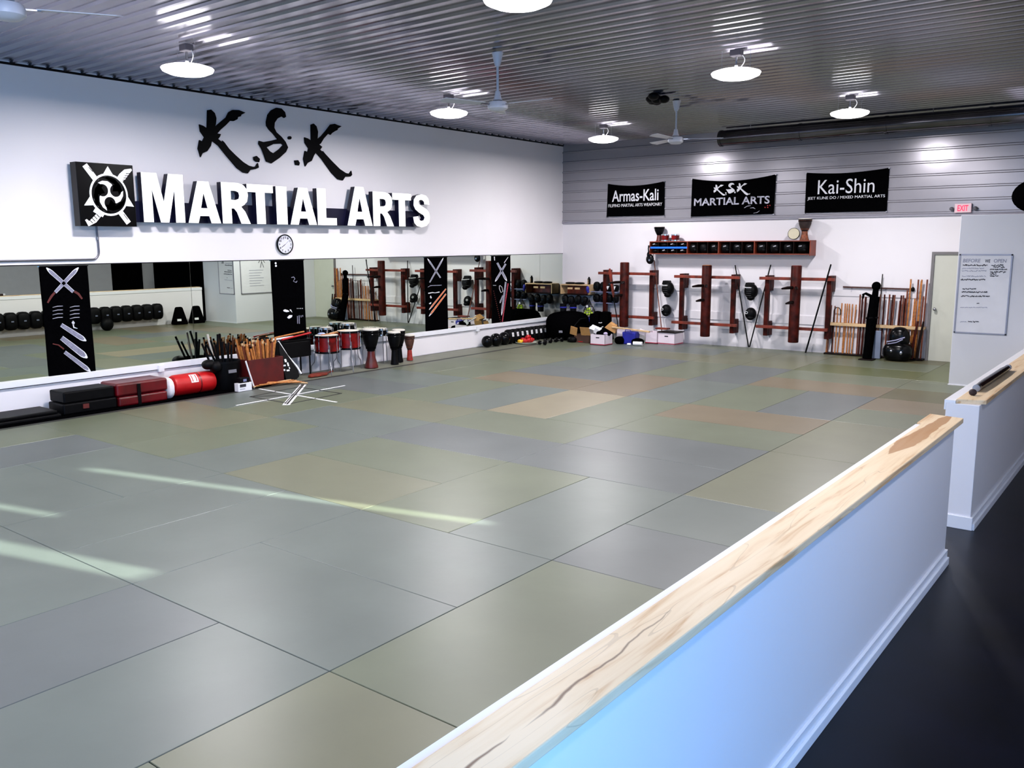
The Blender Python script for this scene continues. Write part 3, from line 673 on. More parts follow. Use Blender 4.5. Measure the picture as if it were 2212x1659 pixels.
em('emblem_disc', BLKGLOSS, [circ(C0, .305)], 3)
R0 = .285
em('swirl', SW, [circ(C0, R0)], 4)
pol_ = lambda r, d: (C0[0]+R0*r*math.cos(math.radians(d)), C0[1]+R0*r*math.sin(math.radians(d)))
for a in (150, 30, 270):
    em('comma_head', BLKGLOSS, [circ(pol_(.47, a), .345*R0, 24)], 5)
    em('comma_tail', BLKGLOSS, [stroke2d([pol_(.55, a-8), pol_(.70, a+16), pol_(.80, a+38), pol_(.88, a+62), pol_(.935, a+86), pol_(.975, a+108), pol_(.995, a+122)], [.62*R0, .46*R0, .36*R0, .26*R0, .165*R0, .08*R0, .015*R0])], 5)
    em('comma_fill', BLKGLOSS, [[pol_(.6, a-25), pol_(1.02, a-12), pol_(1.02, a), pol_(1.02, a+15), pol_(1.02, a+35), pol_(1.02, a+60), pol_(1.02, a+85), pol_(.9, a+70), pol_(.7, a+20)]], 5)
# conduit from the emblem down and along the wall
pA = L(208, 490, .02); pB = L(213, 545, .02); pC = L(0, 569, .02)
pts = [(.02, pA.y, ez0+.05), (.02, pA.y+.01, pB.z+.12), (.02, pA.y+.01, pC.z+.14)]
for k in range(1, 7): a = k/6*PI/2; pts.append((.02, pA.y+.01-.1*(1-math.cos(a)), pC.z+.14-.11*math.sin(a)))
pts += [(.02, 4.5, pC.z+.03), (.02, 2.0, pC.z+.03)]
t = thing('electrical_conduit', 'thin grey conduit running from the emblem sign down and left along the wall', 'conduit', (0, pA.y, pC.z))
MB().tube(pts, .013, 8).build('conduit_pipe', pm('grey_conduit', (.10, .10, .12), .4, .6), t, smooth=True)
MB().rod((.02, pA.y+.005, pA.z-.14), (.02, pA.y+.005, pA.z-.18), .02).build('coupling', STEEL, t)

# ================================================================ THINGS ALONG THE MIRROR WALL
tag(MB().box((.03, 2.0, -.0115), (.70, 8.6, .0)).build('shadow_strip', BLKCLOTH), 'long black strip painting the floor shadow under the pads and red bag', 'mat')  # dark sheet standing in for the shade along the wall foot
t = thing('folded_mat', 'flat black folded exercise mat on the floor at the far left', 'exercise mat', (.35, 3.8, .001))
MB().box((.08, 2.2, .001), (.62, 5.30, .05)).build('lower_panel', BLACK, t, bevel=.015)
MB().box((.10, 2.4, .052), (.60, 5.26, .10)).build('upper_panel', BLACK, t, bevel=.015)
t = thing('kick_shield', 'black block-shaped strike pad lying left of the maroon pads', 'strike pad', (.35, 5.7, -.01))
MB().box((.12, 5.36, .001), (.55, 6.10, .15)).build('lower_pad', BLACK, t, bevel=.02)
MB().box((.13, 5.38, .155), (.54, 6.08, .31)).build('upper_pad', BLACK, t, bevel=.02)
MB().box((.55, 5.62, .06), (.565, 5.70, .12)).build('label_patch', pm('worn_red_patch', (.10, .008, .006), .7), t)
t = thing('strike_pad', 'shiny maroon block-shaped strike pad between black pad and red bag', 'strike pad', (.35, 6.5, -.01))
MB().box((.12, 6.12, .001), (.57, 6.86, .14)).build('lower_pad', MAROON, t, bevel=.025)
MB().box((.10, 6.10, .145), (.56, 6.88, .33)).build('upper_pad', MAROON, t, bevel=.03)
MB().box((.565, 6.4, -.0), (.575, 6.45, .30)).build('strap', BLACK, t)
o = MB().ell((.40, 6.95, .15), (.17, .07, .16), p=.8).build('towel', pm('white_terry', (.85, .80, .82), .9, bump=.6, scale=20), smooth=True)
tag(o, 'crumpled white towel wedged between the maroon pad and the red bag', 'towel')
t = thing('punching_bag', 'red cylindrical heavy bag lying on its side along the wall', 'punching bag', (.38, 7.5, 0))
MB().lathe([(.10, 0), (.145, .015), (.16, .05), (.162, .4), (.16, .66), (.14, .69), (.08, .70)], (.38, 7.03, .163), (0, 1, 0), 28).build('bag_body', RED, t, smooth=True)
MB().lathe([(.1635, 0), (.1635, .02)], (.38, 7.44, .163), (0, 1, 0), 28).build('seam_band', MAROON, t, smooth=True)
p = [(.38+.165*math.sin(a), z) for a, z in ()]
m = MB()
for k in range(5):
    a0 = math.radians(12+k*10); a1 = math.radians(22+k*10)
    x0, z0, x1, z1 = .38+.1655*math.cos(a0), .163+.1655*math.sin(a0), .38+.1655*math.cos(a1), .163+.1655*math.sin(a1)
    m.add([(x0, 7.28, z0), (x0, 7.40, z0), (x1, 7.40, z1), (x1, 7.28, z1)], [(0, 1, 2, 3)])
m.build('logo_patch', WHITEP, t, recalc=False)
m = MB()
for i, (a, b) in enumerate(((7.30, 7.315), (7.365, 7.38))):
    for k in range(4):
        a0 = math.radians(17+k*10); a1 = math.radians(27+k*10)
        m.add([(.38+.167*math.cos(a0), a, .163+.167*math.sin(a0)), (.38+.167*math.cos(a0), b, .163+.167*math.sin(a0)), (.38+.167*math.cos(a1), b, .163+.167*math.sin(a1)), (.38+.167*math.cos(a1), a, .163+.167*math.sin(a1))], [(0, 1, 2, 3)])
m.build('logo_mark', RED, t, recalc=False)

# black tub with black sticks
t = thing('equipment_bin', 'black bin full of black training sticks beside the red wooden box', 'bin', (.38, 8.02, 0))
m = MB(); m.lathe([(.19, 0), (.20, .02), (.235, .42), (.245, .42), (.245, .45), (.23, .45), (.222, .40), (.18, .03)], (.38, 7.97, .002), n=26); m.build('bin_body', BLACK, t, smooth=True)
MB().obox((.61, 7.95, .3), (.012, .14, .05), (0, -.08, 0)).build('bin_label', pm('grey_label_print', (.16, .16, .18), .6), t)
MB().ell((.42, 7.66, .42), (.10, .11, .08)).ell((.5, 7.74, .38), (.08, .09, .09)).build('hanging_glove', BLACK, t, smooth=True)
def stick(px0, px1, r, mat, label, group, name='training_stick', off=None, tipmat=None, r1=None, n=8):
    t0 = tag(MB().rod(px0, px1, r, r1, n).build(name, mat, smooth=True), label, 'stick', group)
    if tipmat:
        a, b = Vector(px0), Vector(px1); o = MB().rod(b-(b-a).normalized()*.03, b+(b-a).normalized()*.004, r*1.12, None, n).build('stick_tip', tipmat, t0, smooth=True)
        o.matrix_parent_inverse = Matrix.Identity(4)
    return t0
for k, (px, py) in enumerate(((436, 742), (446, 744), (455, 735), (470, 722), (474, 721), (448, 722), (480, 738), (488, 742), (494, 740), (500, 745), (466, 745))):
    top = L(px, py, .25+random.uniform(0, .25)); base = (.38+random.uniform(-.1, .1), 7.97+random.uniform(-.1, .1), .03)
    stick(base, top, .017, BLACK if k != 5 else pm('pale_grey_foam', (.5, .48, .42), .8), 'black training stick standing in the black bin' if k != 5 else 'pale foam-padded stick standing in the black bin', 'black sticks in the bin' if k != 5 else None)
# red wooden box with rattan sticks
bx0, bx1, by0, by1, bz = .26, .64, 8.23, 8.90, .44
t = thing('wooden_box', 'dark red open wooden box packed with rattan sticks', 'box', ((bx0+bx1)/2, (by0+by1)/2, -.012))
for nm_, a, b in (('front_panel', (bx1-.018, by0, -.012), (bx1, by1, bz)), ('back_panel', (bx0, by0, -.012), (bx0+.018, by1, bz)), ('side_panel', (bx0+.018, by0, -.012), (bx1-.018, by0+.018, bz)), ('side_panel', (bx0+.018, by1-.018, -.012), (bx1-.018, by1, bz)), ('bottom_panel', (bx0+.018, by0+.018, -.012), (bx1-.018, by1-.018, .01))):
    MB().box(a, b).build(nm_, REDBOX, t, bevel=.003)
for k in range(54):
    u, v = (k % 14)/13, (k//14)/3
    bxx = bx0+.06+.24*v+random.uniform(-.015, .015); bc = (by0+by1)/2; byy = bc+(u-.5)*.40+random.uniform(-.015, .015)
    ln = random.uniform(.64, .76); ty = bc+(u-.5)*.72+random.uniform(-.04, .04); tx = bxx+random.uniform(-.03, .02)
    dark = k % 4 == 0
    stick((bxx, byy, .015), (tx, ty, ln), .0145, DTAN if dark else TAN, 'dark burnt rattan stick standing in the red wooden box' if dark else 'orange tan rattan stick standing in the red wooden box',
          'burnt rattan sticks in the red box' if dark else 'tan rattan sticks in the red box', tipmat=BLACK if k % 3 == 0 else (PALEW if k % 3 == 1 else None))
# white card box with pole in front
t = thing('product_box', 'small white box with black print on the floor before the red wooden box', 'box', (.78, 8.02, 0))
MB().box((.74, 7.88, .001), (.84, 8.13, .13)).build('box_body', WHITEP, t, bevel=.004)
MB().box((.8405, 7.91, .07), (.843, 8.02, .115)).build('printed_panel', INK, t); MB().box((.8405, 7.91, .035), (.843, 8.0, .045)).build('printed_line', INKF, t)
t = thing('speaker', 'small black device standing on the white printed box', 'device', (.79, 8.02, .13))
MB().box((.745, 7.92, .131), (.835, 8.10, .21)).build('device_body', BLACK, t, bevel=.008); MB().box((.8355, 7.98, .15), (.838, 8.04, .19)).build('screen', pm('blue_grey_screen', (.2, .22, .4), .3), t)
tag(MB().rod((.70, 8.27, 0), (.665, 8.16, .44), .013, n=10).build('white_tube', WHITEP, smooth=True), 'white tube leaning against the left front of the red wooden box', 'tube')
# black shield with white characters
t = thing('training_shield', 'black rounded shield with white characters leaning right of the red wooden box', 'shield', (.3, 9.28, 0))
sh = [L(x, y, .55) for x, y in ((612, 738), (622, 760), (634, 785), (641, 800), (640, 812), (633, 818), (611, 822), (609, 790), (609, 760))]
MB().prism([[(p.y, max(p.z, 0)) for p in sh]], lambda a, b: (.66-b*.35, a, b), lambda a, b: (.60-b*.35, a, b)).build('shield_pad', BLACK, t, bevel=.012)
for k, (yy, zz, w, h) in enumerate(((9.16, .36, .05, .03), (9.24, .345, .04, .05), (9.15, .30, .03, .03), (9.19, .27, .06, .025), (9.27, .28, .03, .06), (9.17, .20, .035, .03), (9.24, .185, .06, .025), (9.28, .22, .02, .03))):
    MB().add([(.664-z*.35, y-.22, z) for y, z in ((yy-w/2, zz-h/2), (yy+w/2, zz-h/2), (yy+w/2, zz+h/2), (yy-w/2, zz+h/2))], [(0, 1, 2, 3)]).build('white_character', WHITEP, t, recalc=False)
e = [L(612, 738, .55), L(641, 800, .55)]
MB().tube([(.63-e[0].z*.35, e[0].y+.01, e[0].z), (.63-.42*.35, e[0].y*.55+e[1].y*.45, .42), (.63-.2*.35, e[1].y, .22), (.63, e[1].y+.03, .10)], .016, 8).build('white_binding', WHITEP, t, smooth=True)
# loose sticks on the floor
for k in range(7):
    a = F(548+k*6, 836-k*2, .02+.012*(k % 3)); b = F(628+k*6, 820+k*1.2, .02+.012*((k+1) % 3))
    stick(a, b, .013, TAN if k % 3 else PALEW, 'loose rattan stick lying on the floor before the red wooden box', 'rattan sticks lying on the floor')
p = F(660, 811, .03)
t = thing('wooden_paddle', 'flat red brown wooden paddle lying right of the black shield', 'paddle', (p.x, p.y, 0))
MB().prism([stroke2d([(.55, 9.5), (.5, 9.65), (.47, 9.85), (.44, 10.0)], [.06, .2, .2, .05])], lambda a, b: (a, b, .035), lambda a, b: (a, b, .0)).build('paddle_blade', REDWOOD, t, bevel=.006)
MB().rod((.45, 9.98, .02), (.40, 10.14, .02), .015).build('handle', REDWOOD, t)

# black chest with sticks on it behind the shield
t = thing('drum_case', 'black padded case behind the shield with batons lying on top', 'case', (.2, 9.42, 0))
MB().box((.05, 9.10, .34), (.36, 9.72, .62)).build('case_body', BLACK, t, bevel=.02)
for x in (.08, .33):
    for y in (9.14, 9.70): MB().rod((x, y, -.01), (x, y, .34), .014).build('leg', BLACK, t)
MB().box((.04, 9.09, .62), (.37, 9.73, .645)).build('lid', BLKGLOSS, t, bevel=.008)
stick((.40, 9.08, .68), (.36, 9.72, .74), .016, RED, 'red padded baton lying on the black case', None)
stick((.22, 9.06, .70), (.18, 9.72, .75), .014, TAN, 'orange wooden baton lying on the black case', None)
stick((.24, 9.00, .672), (.34, 9.36, .70), .018, WHITEP, 'white padded baton lying on the black case', None)
stick((.20, 8.92, .66), (.30, 9.28, .665), .018, MAROON, 'short maroon padded baton over the left end of the black case', None)

# tom drums on legs
def tom(x, y, z0, z1, r, label, shell, legs=True, skin=SKIN, sp=.09):
    t = thing('tom_drum', label, 'drum', (x, y, 0))
    MB().lathe([(r, z0+.02), (r, z1-.02)], (x, y, 0), n=32).build('drum_shell', shell, t, smooth=True)
    for a, b in ((z0, z0+.035), (z1-.035, z1)): MB().lathe([(r+.004, a), (r+.012, a+.004), (r+.012, b-.004), (r+.004, b)], (x, y, 0), n=32).build('drum_hoop', BLKGLOSS if shell is not BLKGLOSS else CHROME, t, smooth=True)
    MB().lathe([(r-.004, z1-.004), (r-.01, z1+.004)], (x, y, 0), n=32).build('drum_head', skin, t, smooth=True)
    for k in range(8):
        a = k*PI/4+.2; cx, cy = x+(r+.014)*math.cos(a), y+(r+.014)*math.sin(a)
        MB().rod((cx, cy, z0+.02), (cx, cy, z1-.01), .004, n=6).obox((cx, cy, z1-.08), (.02, .02, .04), (0, 0, a)).obox((cx, cy, z0+.06), (.02, .02, .04), (0, 0, a)).build('tension_lug', CHROME, t)
    if legs:
        for k in range(3):
            a = -.5+k*2.1; c, s = math.cos(a), math.sin(a)
            MB().tube([(x+(r+.01)*c, y+(r+.01)*s, z0+.15), (x+(r+.02)*c, y+(r+.02)*s, z0-.1), (x+(r+sp*.35)*c, y+(r+sp*.35)*s, z0-.17), (x+(r+sp)*c, y+(r+sp)*s, z0-.24), (x+(r+sp)*c, y+(r+sp)*s, .0)], .007, 7).build('leg', STEEL, t, smooth=True)
    return t
tom(.44, 10.0, .37, .68, .205, 'red lacquered tom drum on thin legs, left one of the pair', REDDRUM)
tom(.45, 10.49, .39, .72, .20, 'red lacquered tom drum on thin legs, right one of the pair', REDDRUM)
tom(.15, 10.24, .62, .78, .11, 'small black shallow drum behind the two red toms', BLKGLOSS, sp=.02)
tom(.17, 10.74, .64, .82, .13, 'black shallow drum with pale head behind the right red tom', BLKGLOSS, sp=.02)
tag(MB().rod((.46, 9.86, .695), (.42, 10.3, .70), .008, n=8).build('drumstick', TAN, smooth=True), 'orange drumstick lying on the head of the left red tom', 'drumstick')
tag(MB().rod((.40, 10.1, .70), (.36, 10.5, .735), .008, n=8).build('drumstick', PALEW, smooth=True), 'pale drumstick bridging the two red toms', 'drumstick')
tag(MB().ell((.33, 9.98, .70), (.06, .07, .02)).build('cloth', pm('blue_white_cloth', (.35, .42, .65), .8, var=.4, scale=20), smooth=True), 'crumpled blue and white cloth on the left red tom', 'cloth')
# djembes
def djembe(x, y, h, r, label, bowl, foot, z=0, ropes=True, rb=None):
    t = thing('djembe', label, 'drum', (x, y, z))
    rb = rb or r*.62; w = r*.42
    MB().lathe([(w, h*.42), (w*1.15, h*.47), (r*.72, h*.58), (r*.93, h*.75), (r, h*.96)], (x, y, z), n=28).build('drum_bowl', bowl, t, smooth=True)
    MB().lathe([(rb, 0), (rb*1.0, h*.03), (rb*.85, h*.12), (w*1.1, h*.3), (w, h*.43)], (x, y, z), n=28).build('drum_foot', foot, t, smooth=True)
    MB().lathe([(r*.99, h*.955), (r*1.0, h*.985), (r*.93, h)], (x, y, z), n=28).build('drum_head', SKIN, t, smooth=True)
    m = MB()
    for hh, rr in ((h*.93, r*1.02), (h*.86, r*1.01)):
        m.tube([(x+rr*math.cos(k*PI/12), y+rr*math.sin(k*PI/12), z+hh) for k in range(25)], .007, 6)
    m.tube([(x+w*1.12*math.cos(k*PI/8), y+w*1.12*math.sin(k*PI/8), z+h*.44) for k in range(17)], .008, 6)
    m.build('tuning_ring', BLKGLOSS, t, smooth=True)
    if ropes:
        m = MB()
        for k in range(20):
            a = k*PI/10; b = a+PI/20
            m.rod((x+r*1.02*math.cos(a), y+r*1.02*math.sin(a), z+h*.93), (x+w*1.3*math.cos(b), y+w*1.3*math.sin(b), z+h*.47), .0035, n=5)
            m.rod((x+r*1.02*math.cos(a+PI/10), y+r*1.02*math.sin(a+PI/10), z+h*.93), (x+w*1.3*math.cos(b), y+w*1.3*math.sin(b), z+h*.47), .0035, n=5)
        m.build('rope_lacing', BLKCLOTH if bowl is BLACK else DTAN, t)
    return t
djembe(.50, 10.98, .72, .155, 'tall dark djembe drum with red brown foot, right beside the red toms', BLACK, pm('dark_red_wood_foot', (.09, .008, .006), .35, var=.4, scale=6), rb=.125)
djembe(.53, 11.55, .62, .125, 'black djembe drum with pale head, in front of its dark twin', BLACK, BLACK)
djembe(.36, 11.84, .63, .125, 'black djembe drum with pale head, set back beside the carved one', BLACK, BLACK)
djembe(.36, 12.13, .50, .10, 'small carved djembe drum with red foot, rightmost of the drums', pm('carved_brown_shell', (.10, .035, .02), .6, var=.5, scale=20), pm('red_carved_foot', (.30, .02, .01), .5, var=.5, scale=20))
tom(.17, 11.26, .48, .64, .12, 'conga-style black drum behind the djembes with pale head, on legs', BLKGLOSS, sp=.02)
tom(.17, 11.56, .52, .66, .12, 'black bongo drum with pale head at the back of the djembe group', BLKGLOSS, sp=.02)

# black balls and row of black focus mitts
for k, (yy, x, r) in enumerate(((14.72, .20, .13), (15.0, .22, .145), (15.32, .20, .145))):
    lb = ['black medicine ball at the left end of the mitt row', 'black shiny medicine ball in the middle of the three', 'black medicine ball touching the row of mitts'][k]
    t = thing('medicine_ball', lb, 'ball', (x, yy, -.01), 'black medicine balls on the floor')
    MB().ell((x, yy, r-.012), (r, r, r), nu=24, nv=14).build('ball_body', BLKGLOSS, t, smooth=True)
    MB().lathe([(.02, 0), (.03, .004)], (x+r*.8, yy-r*.4, r*1.2), (1, -.4, .2), 10).build('valve', BLACK, t)
for k in range(11):
    yy = 15.53+k*.18; x = .17
    last = k == 10
    t = thing('kick_pad', 'black curved kick pad with white logo standing in the row below the mirrors' if not last else 'plain black kick pad closing the row beside the gym bag', 'kick pad', (x, yy, -.01), 'black kick pads standing in a row' if not last else None)
    MB().ell((x, yy, .15), (.13, .085, .165), p=.7).build('pad_body', BLACK, t, smooth=True)
    if not last:
        MB().add([(x+.134, yy-.04, .16), (x+.134, yy+.035, .16), (x+.118, yy+.035, .255), (x+.118, yy-.04, .255)], [(0, 1, 2, 3)]).build('pad_logo', pm('white_patch_print', (.75, .75, .78), .6, var=.4, scale=40), t, recalc=False)
    MB().rod((x-.05, yy, .30), (x+.06, yy, .31), .012).build('handle', BLACK, t)
m = MB()
t = thing('glove_tray', 'shallow pale tray heaped with red gloves before the kick pads', 'tray', (.42, 15.85, -.01))
MB().lathe([(.05, 0), (.22, .005), (.25, .03), (.24, .035), (.21, .012), (.05, .01)], (.45, 15.82, -.01), n=24).build('tray_dish', pm('pale_green_tray', (.45, .5, .42), .5), t, smooth=True)
for k, (dx, dy, dz, c) in enumerate(((-.05, -.17, .05, 'y'), (.02, -.08, .06, 'r'), (-.08, -.03, .07, 'r'), (.05, .03, .06, 'r'), (-.06, .08, .09, 'r'), (.04, .13, .06, 'r'), (.0, .19, .05, 'r'), (.0, .05, .13, 'r'))):
    o = MB().ell((.45+dx, 15.82+dy, dz), (.06, .055, .045), (0, .3*k, k), p=.85).ell((.45+dx+.04, 15.82+dy+.04, dz+.01), (.022, .02, .03)).build('sparring_glove', RED if c == 'r' else pm('yellow_vinyl', (.8, .45, .02), .5), smooth=True)
    tag(o, ['yellow sparring glove at the left edge of the glove tray', 'red sparring glove heaped on the pale tray'][c == 'r'], 'glove', 'red gloves on the tray' if c == 'r' else None)

# big black gym bag in the corner
t = thing('duffel_bag', 'big black equipment bag piled in the corner under the shelves', 'bag', (.75, 17.1, 0))
MB().ell((.72, 17.1, .31), (.42, .52, .34), p=.6, nu=20, nv=12).build('bag_body', BLKCLOTH, t, smooth=True)
MB().tube([(1.1, 16.8, .35), (1.17, 16.95, .5), (1.17, 17.2, .5), (1.1, 17.35, .35)], .015, 7).build('handle', BLACK, t, smooth=True)
MB().obox((.93, 16.62, .22), (.22, .012, .05), (0, 0, .6)).build('bag_print', pm('small_grey_bag_print', (.2, .2, .24), .7, var=.9, scale=60), t)
for k, (x, y) in enumerate(((.35, 17.45), (.62, 17.48))):
    t = thing('shin_guard', ['black shin guard standing on the gym bag, in the very corner', 'black shin guard standing on the gym bag, below the pine shelf'][k], 'shin guard', (x, y, .6))
    MB().rod((x, y, .58), (x, y, .80), .075, .085, 16).build('guard_shell', BLACK, t, smooth=True); MB().rod((x, y, .70), (x, y, .73), .087, n=16).build('strap', BLUE, t)
for k, (px, py) in enumerate(((1168, 742), (1180, 738), (1192, 736), (1205, 735))):
    p = F(px, py, .03)
    t = thing('dumbbell', ['small black dumbbell with pale marks, first before the kick pads', 'small black dumbbell with pale marks, second before the kick pads', 'small black dumbbell with pale marks, third before the kick pads', 'small black dumbbell with pale marks, nearest the gym bag'][k], 'dumbbell', (p.x, p.y, 0), 'dumbbells before the kick pads')
    MB().rod((p.x-.03, p.y, .05), (p.x+.12, p.y, .05), .014).build('bar', STEEL, t, smooth=True)
    for q in (-.05, .09): MB().rod((p.x+q, p.y, .05), (p.x+q+.05, p.y, .05), .05, n=6).build('weight_head', BLACK, t, bevel=.006)

# ================================================================ CORNER SHELVES ON THE BACK WALL
t = thing('wall_shelf', 'pale pine box shelf in the corner with black pads on top', 'shelf', (.62, YB-.15, 1.05))
s0, s1 = .14, .96
MB().box((s0, YB-.30, 1.235), (s1, YB, 1.26)).build('top_board', PALEW, t); MB().box((s0, YB-.30, 1.02), (s0+.02, YB, 1.235)).build('side_board', PALEW, t)
MB().box((s1-.02, YB-.30, 1.02), (s1, YB, 1.235)).build('side_board', PALEW, t); MB().box((s0, YB-.30, 1.0), (s1, YB, 1.02)).build('bottom_board', BLKWOOD, t)
MB().box((s0+.02, YB-.012, 1.02), (s1-.02, YB, 1.235)).build('back_board', REDWOOD, t)
for k, x in enumerate((.35, .56)): MB().box((x, YB-.30, 1.14), (x+.14, YB-.285, 1.185)).build('card_label', PALEW, t)
t = thing('wall_shelf', 'black two-tier wall rack holding mitts, left of the first wooden dummy', 'shelf', (1.12, YB-.15, .9))
MB().box((.98, YB-.26, 1.09), (1.72, YB, 1.105)).build('upper_board', pm('grey_blue_shelf', (.20, .22, .36), .4), t); MB().box((.98, YB-.26, .83), (1.72, YB, .845)).build('lower_board', pm('grey_blue_shelf', (.2, .22, .36), .4), t)
for x in (1.0, 1.70): MB().box((x-.01, YB-.02, .75), (x+.01, YB, 1.12)).build('bracket', STEEL, t)
def mitt(c, rx, rz, label, logo=False, rot=0.0):
    t = thing('focus_mitt', label, 'mitt', (c[0], c[1], c[2]-rz))
    MB().ell(c, (rx, .07, rz), (0, rot, 0), p=.8).build('mitt_pad', BLACK, t, smooth=True)
    MB().lathe([(rx*.45, 0), (rx*.3, .02)], (c[0], c[1]-.06, c[2]), (0, -1, 0), 14).build('target_disc', BLKGLOSS, t, smooth=True)
    if logo: MB().add([(c[0]-.045, c[1]-.083, c[2]+.05), (c[0]+.045, c[1]-.083, c[2]+.05), (c[0], c[1]-.083, c[2]-.04)], [(0, 1, 2)]).build('white_logo', WHITEP, t, recalc=False)
mitt((1.10, YB-.16, 1.22), .085, .115, 'large black oval mitt on the upper rack, leftmost')
mitt((1.28, YB-.16, 1.22), .085, .115, 'large black oval mitt on the upper rack, second from left')
mitt((1.45, YB-.16, 1.19), .068, .085, 'black mitt with white triangle on the upper rack, left one', True)
mitt((1.63, YB-.16, 1.19), .068, .085, 'black mitt with white triangle on the upper rack beside the wooden frame', True)
mitt((1.10, YB-.16, .945), .09, .10, 'dark mitt lying on the lower rack, leftmost')
mitt((1.28, YB-.16, .945), .08, .10, 'dark mitt lying on the lower rack, second from left')
mitt((1.46, YB-.16, .945), .08, .10, 'dark mitt lying on the lower rack, third from left')
mitt((1.63, YB-.16, .945), .08, .10, 'dark mitt lying on the lower rack beside the wooden frame')
for k, x in enumerate((.25, .42, .62, .80)):
    mitt((x, YB-.24, .88-.02*(k % 2)), .085, .12, 'black headguard hanging under the pine shelf, %s' % ['in the very corner', 'second from the corner', 'third from the corner', 'nearest the mitt rack'][k], rot=.2*(k-1))
for k, x in enumerate((.36, .62)):
    o = tag(MB().ell((x, YB-.18, 1.285), (.13, .09, .025), p=.7).build('flat_pad', BLACK, smooth=True), ['flat black pad on the pine shelf by the corner', 'flat black pad on the pine shelf away from the corner'][k], 'pad')
t = thing('water_bottle', 'dark bottle with pale stripe standing on the right end of the pine shelf', 'bottle', (.87, YB-.15, 1.26))
MB().lathe([(.035, 0), (.038, .01), (.038, .13), (.02, .16), (.02, .18)], (.87, YB-.15, 1.26), n=16).build('bottle_body', BLACK, t, smooth=True); MB().rod((.87, YB-.19, 1.28), (.87, YB-.19, 1.38), .006).build('stripe', PALEW, t)
tag(MB().ell((.955, YB-.34, 1.16), (.04, .04, .07)).ell((.97, YB-.34, 1.1), (.03, .03, .04)).build('blue_pouch', BLUE, smooth=True), 'blue pouch hanging at the right side of the pine shelf', 'pouch')
# mesh bag of tennis balls
mx, mz = 1.03, .66; my = YB-.38
t = thing('ball_bag', 'black net bag of yellow balls hanging below the shelves', 'bag', (mx, my, .5))
m = MB()
for k in range(14):
    a = k*PI/7; m.tube([(mx, my, .93), (mx+.05*math.cos(a), my+.03*math.sin(a), .82), (mx+.15*math.cos(a), my+.09*math.sin(a), .66), (mx+.14*math.cos(a), my+.09*math.sin(a), .54), (mx, my, .49)], .004, 5)
for zz, rr in ((.75, .10), (.66, .15), (.58, .15)): m.tube([(mx+rr*math.cos(k*PI/8), my+rr*.62*math.sin(k*PI/8), zz) for k in range(17)], .004, 5)
m.build('net', BLACK, t); MB().tube([(mx, my, .93), (mx-.01, my+.1, 1.0), (mx-.03, my+.13, 1.02)], .004, 5).build('cord', BLACK, t)
MB().obox((mx-.01, my-.08, .76), (.05, .004, .05), (0, .8, 0)).build('tag', WHITEP, t)
for k, (dx, dz) in enumerate(((-.10, .58), (-.04, .56), (.03, .57), (.09, .59), (-.07, .635), (0, .63), (.065, .64), (-.03, .69), (.035, .70))):
    o = tag(MB().ell((mx+dx, my-.04+.02*(k % 2), dz), (.032, .032, .032), nu=12, nv=8).build('tennis_ball', YELLOW, smooth=True), 'fluorescent yellow ball inside the hanging net bag', 'ball', 'yellow balls in the net bag')
tag(MB().obox((1.02, YB-.42, .43), (.22, .12, .12), (0, 0, .2)).build('blue_pack', BLUE, bevel=.02), 'small blue pack below the net bag on the black equipment', 'pack')
for k, (x, z0, z1) in enumerate(((1.22, .30, .60), (1.33, .30, .66))):
    tag(MB().obox((x, YB-.5, (z0+z1)/2), (.12, .16, z1-z0), (0, .08, 0)).build('gear_case', BLKCLOTH, bevel=.02), ['upright black gear case beside the net bag', 'upright black gear case nearest the striped bag'][k], 'case')
t = thing('sports_bag', 'black bag with white curved stripes at the foot of the first wooden frame', 'bag', (1.52, YB-.5, .2))
MB().obox((1.56, YB-.5, .33), (.32, .3, .66), (0, 0, 0), .6).build('bag_body', BLKCLOTH, t, bevel=.03)
for k, zz in enumerate((.30, .40, .52, .60)): MB().tube([(1.42+.02*k, YB-.64+.04*k, zz), (1.5, YB-.665+.045*k, zz-.03+.03*(k % 2)), (1.58-.01*k, YB-.63+.04*k, zz+.02)], .010, 6).build('white_stripe', WHITEP, t, smooth=True)

# ================================================================ BOXES ON THE FLOOR NEAR THE CORNER
p = F(1252, 742)
t = thing('cardboard_box', 'open brown cardboard box with raised flaps by the gym bag', 'box', (1.5, 16.6, 0))
cx, cyy = 1.48, 16.72
for nm_, a, b in (('box_side', (cx-.22, cyy-.16, 0), (cx+.22, cyy-.152, .18)), ('box_side', (cx-.22, cyy+.152, 0), (cx+.22, cyy+.16, .18)), ('box_side', (cx-.22, cyy-.16, 0), (cx-.212, cyy+.16, .18)), ('box_side', (cx+.212, cyy-.16, 0), (cx+.22, cyy+.16, .18))):
    MB().box(a, b).build(nm_, CARDDK, t)
MB().obox((cx+.10, cyy-.19, .27), (.24, .008, .20), (.35, 0, .05)).build('box_flap', CARD, t); MB().obox((cx-.19, cyy-.22, .27), (.17, .008, .20), (.3, .25, .2)).build('box_flap', CARD, t)
MB().box((cx-.1, cyy-.165, .02), (cx+.02, cyy-.161, .035)).build('red_print', RED, t)
tag(MB().ell((1.22, 16.55, .06), (.12, .1, .07), p=.8).ell((1.12, 16.62, .05), (.08, .08, .06)).build('knee_pads', BLACK, smooth=True), 'small black padded gear on the floor left of the brown box', 'pad')
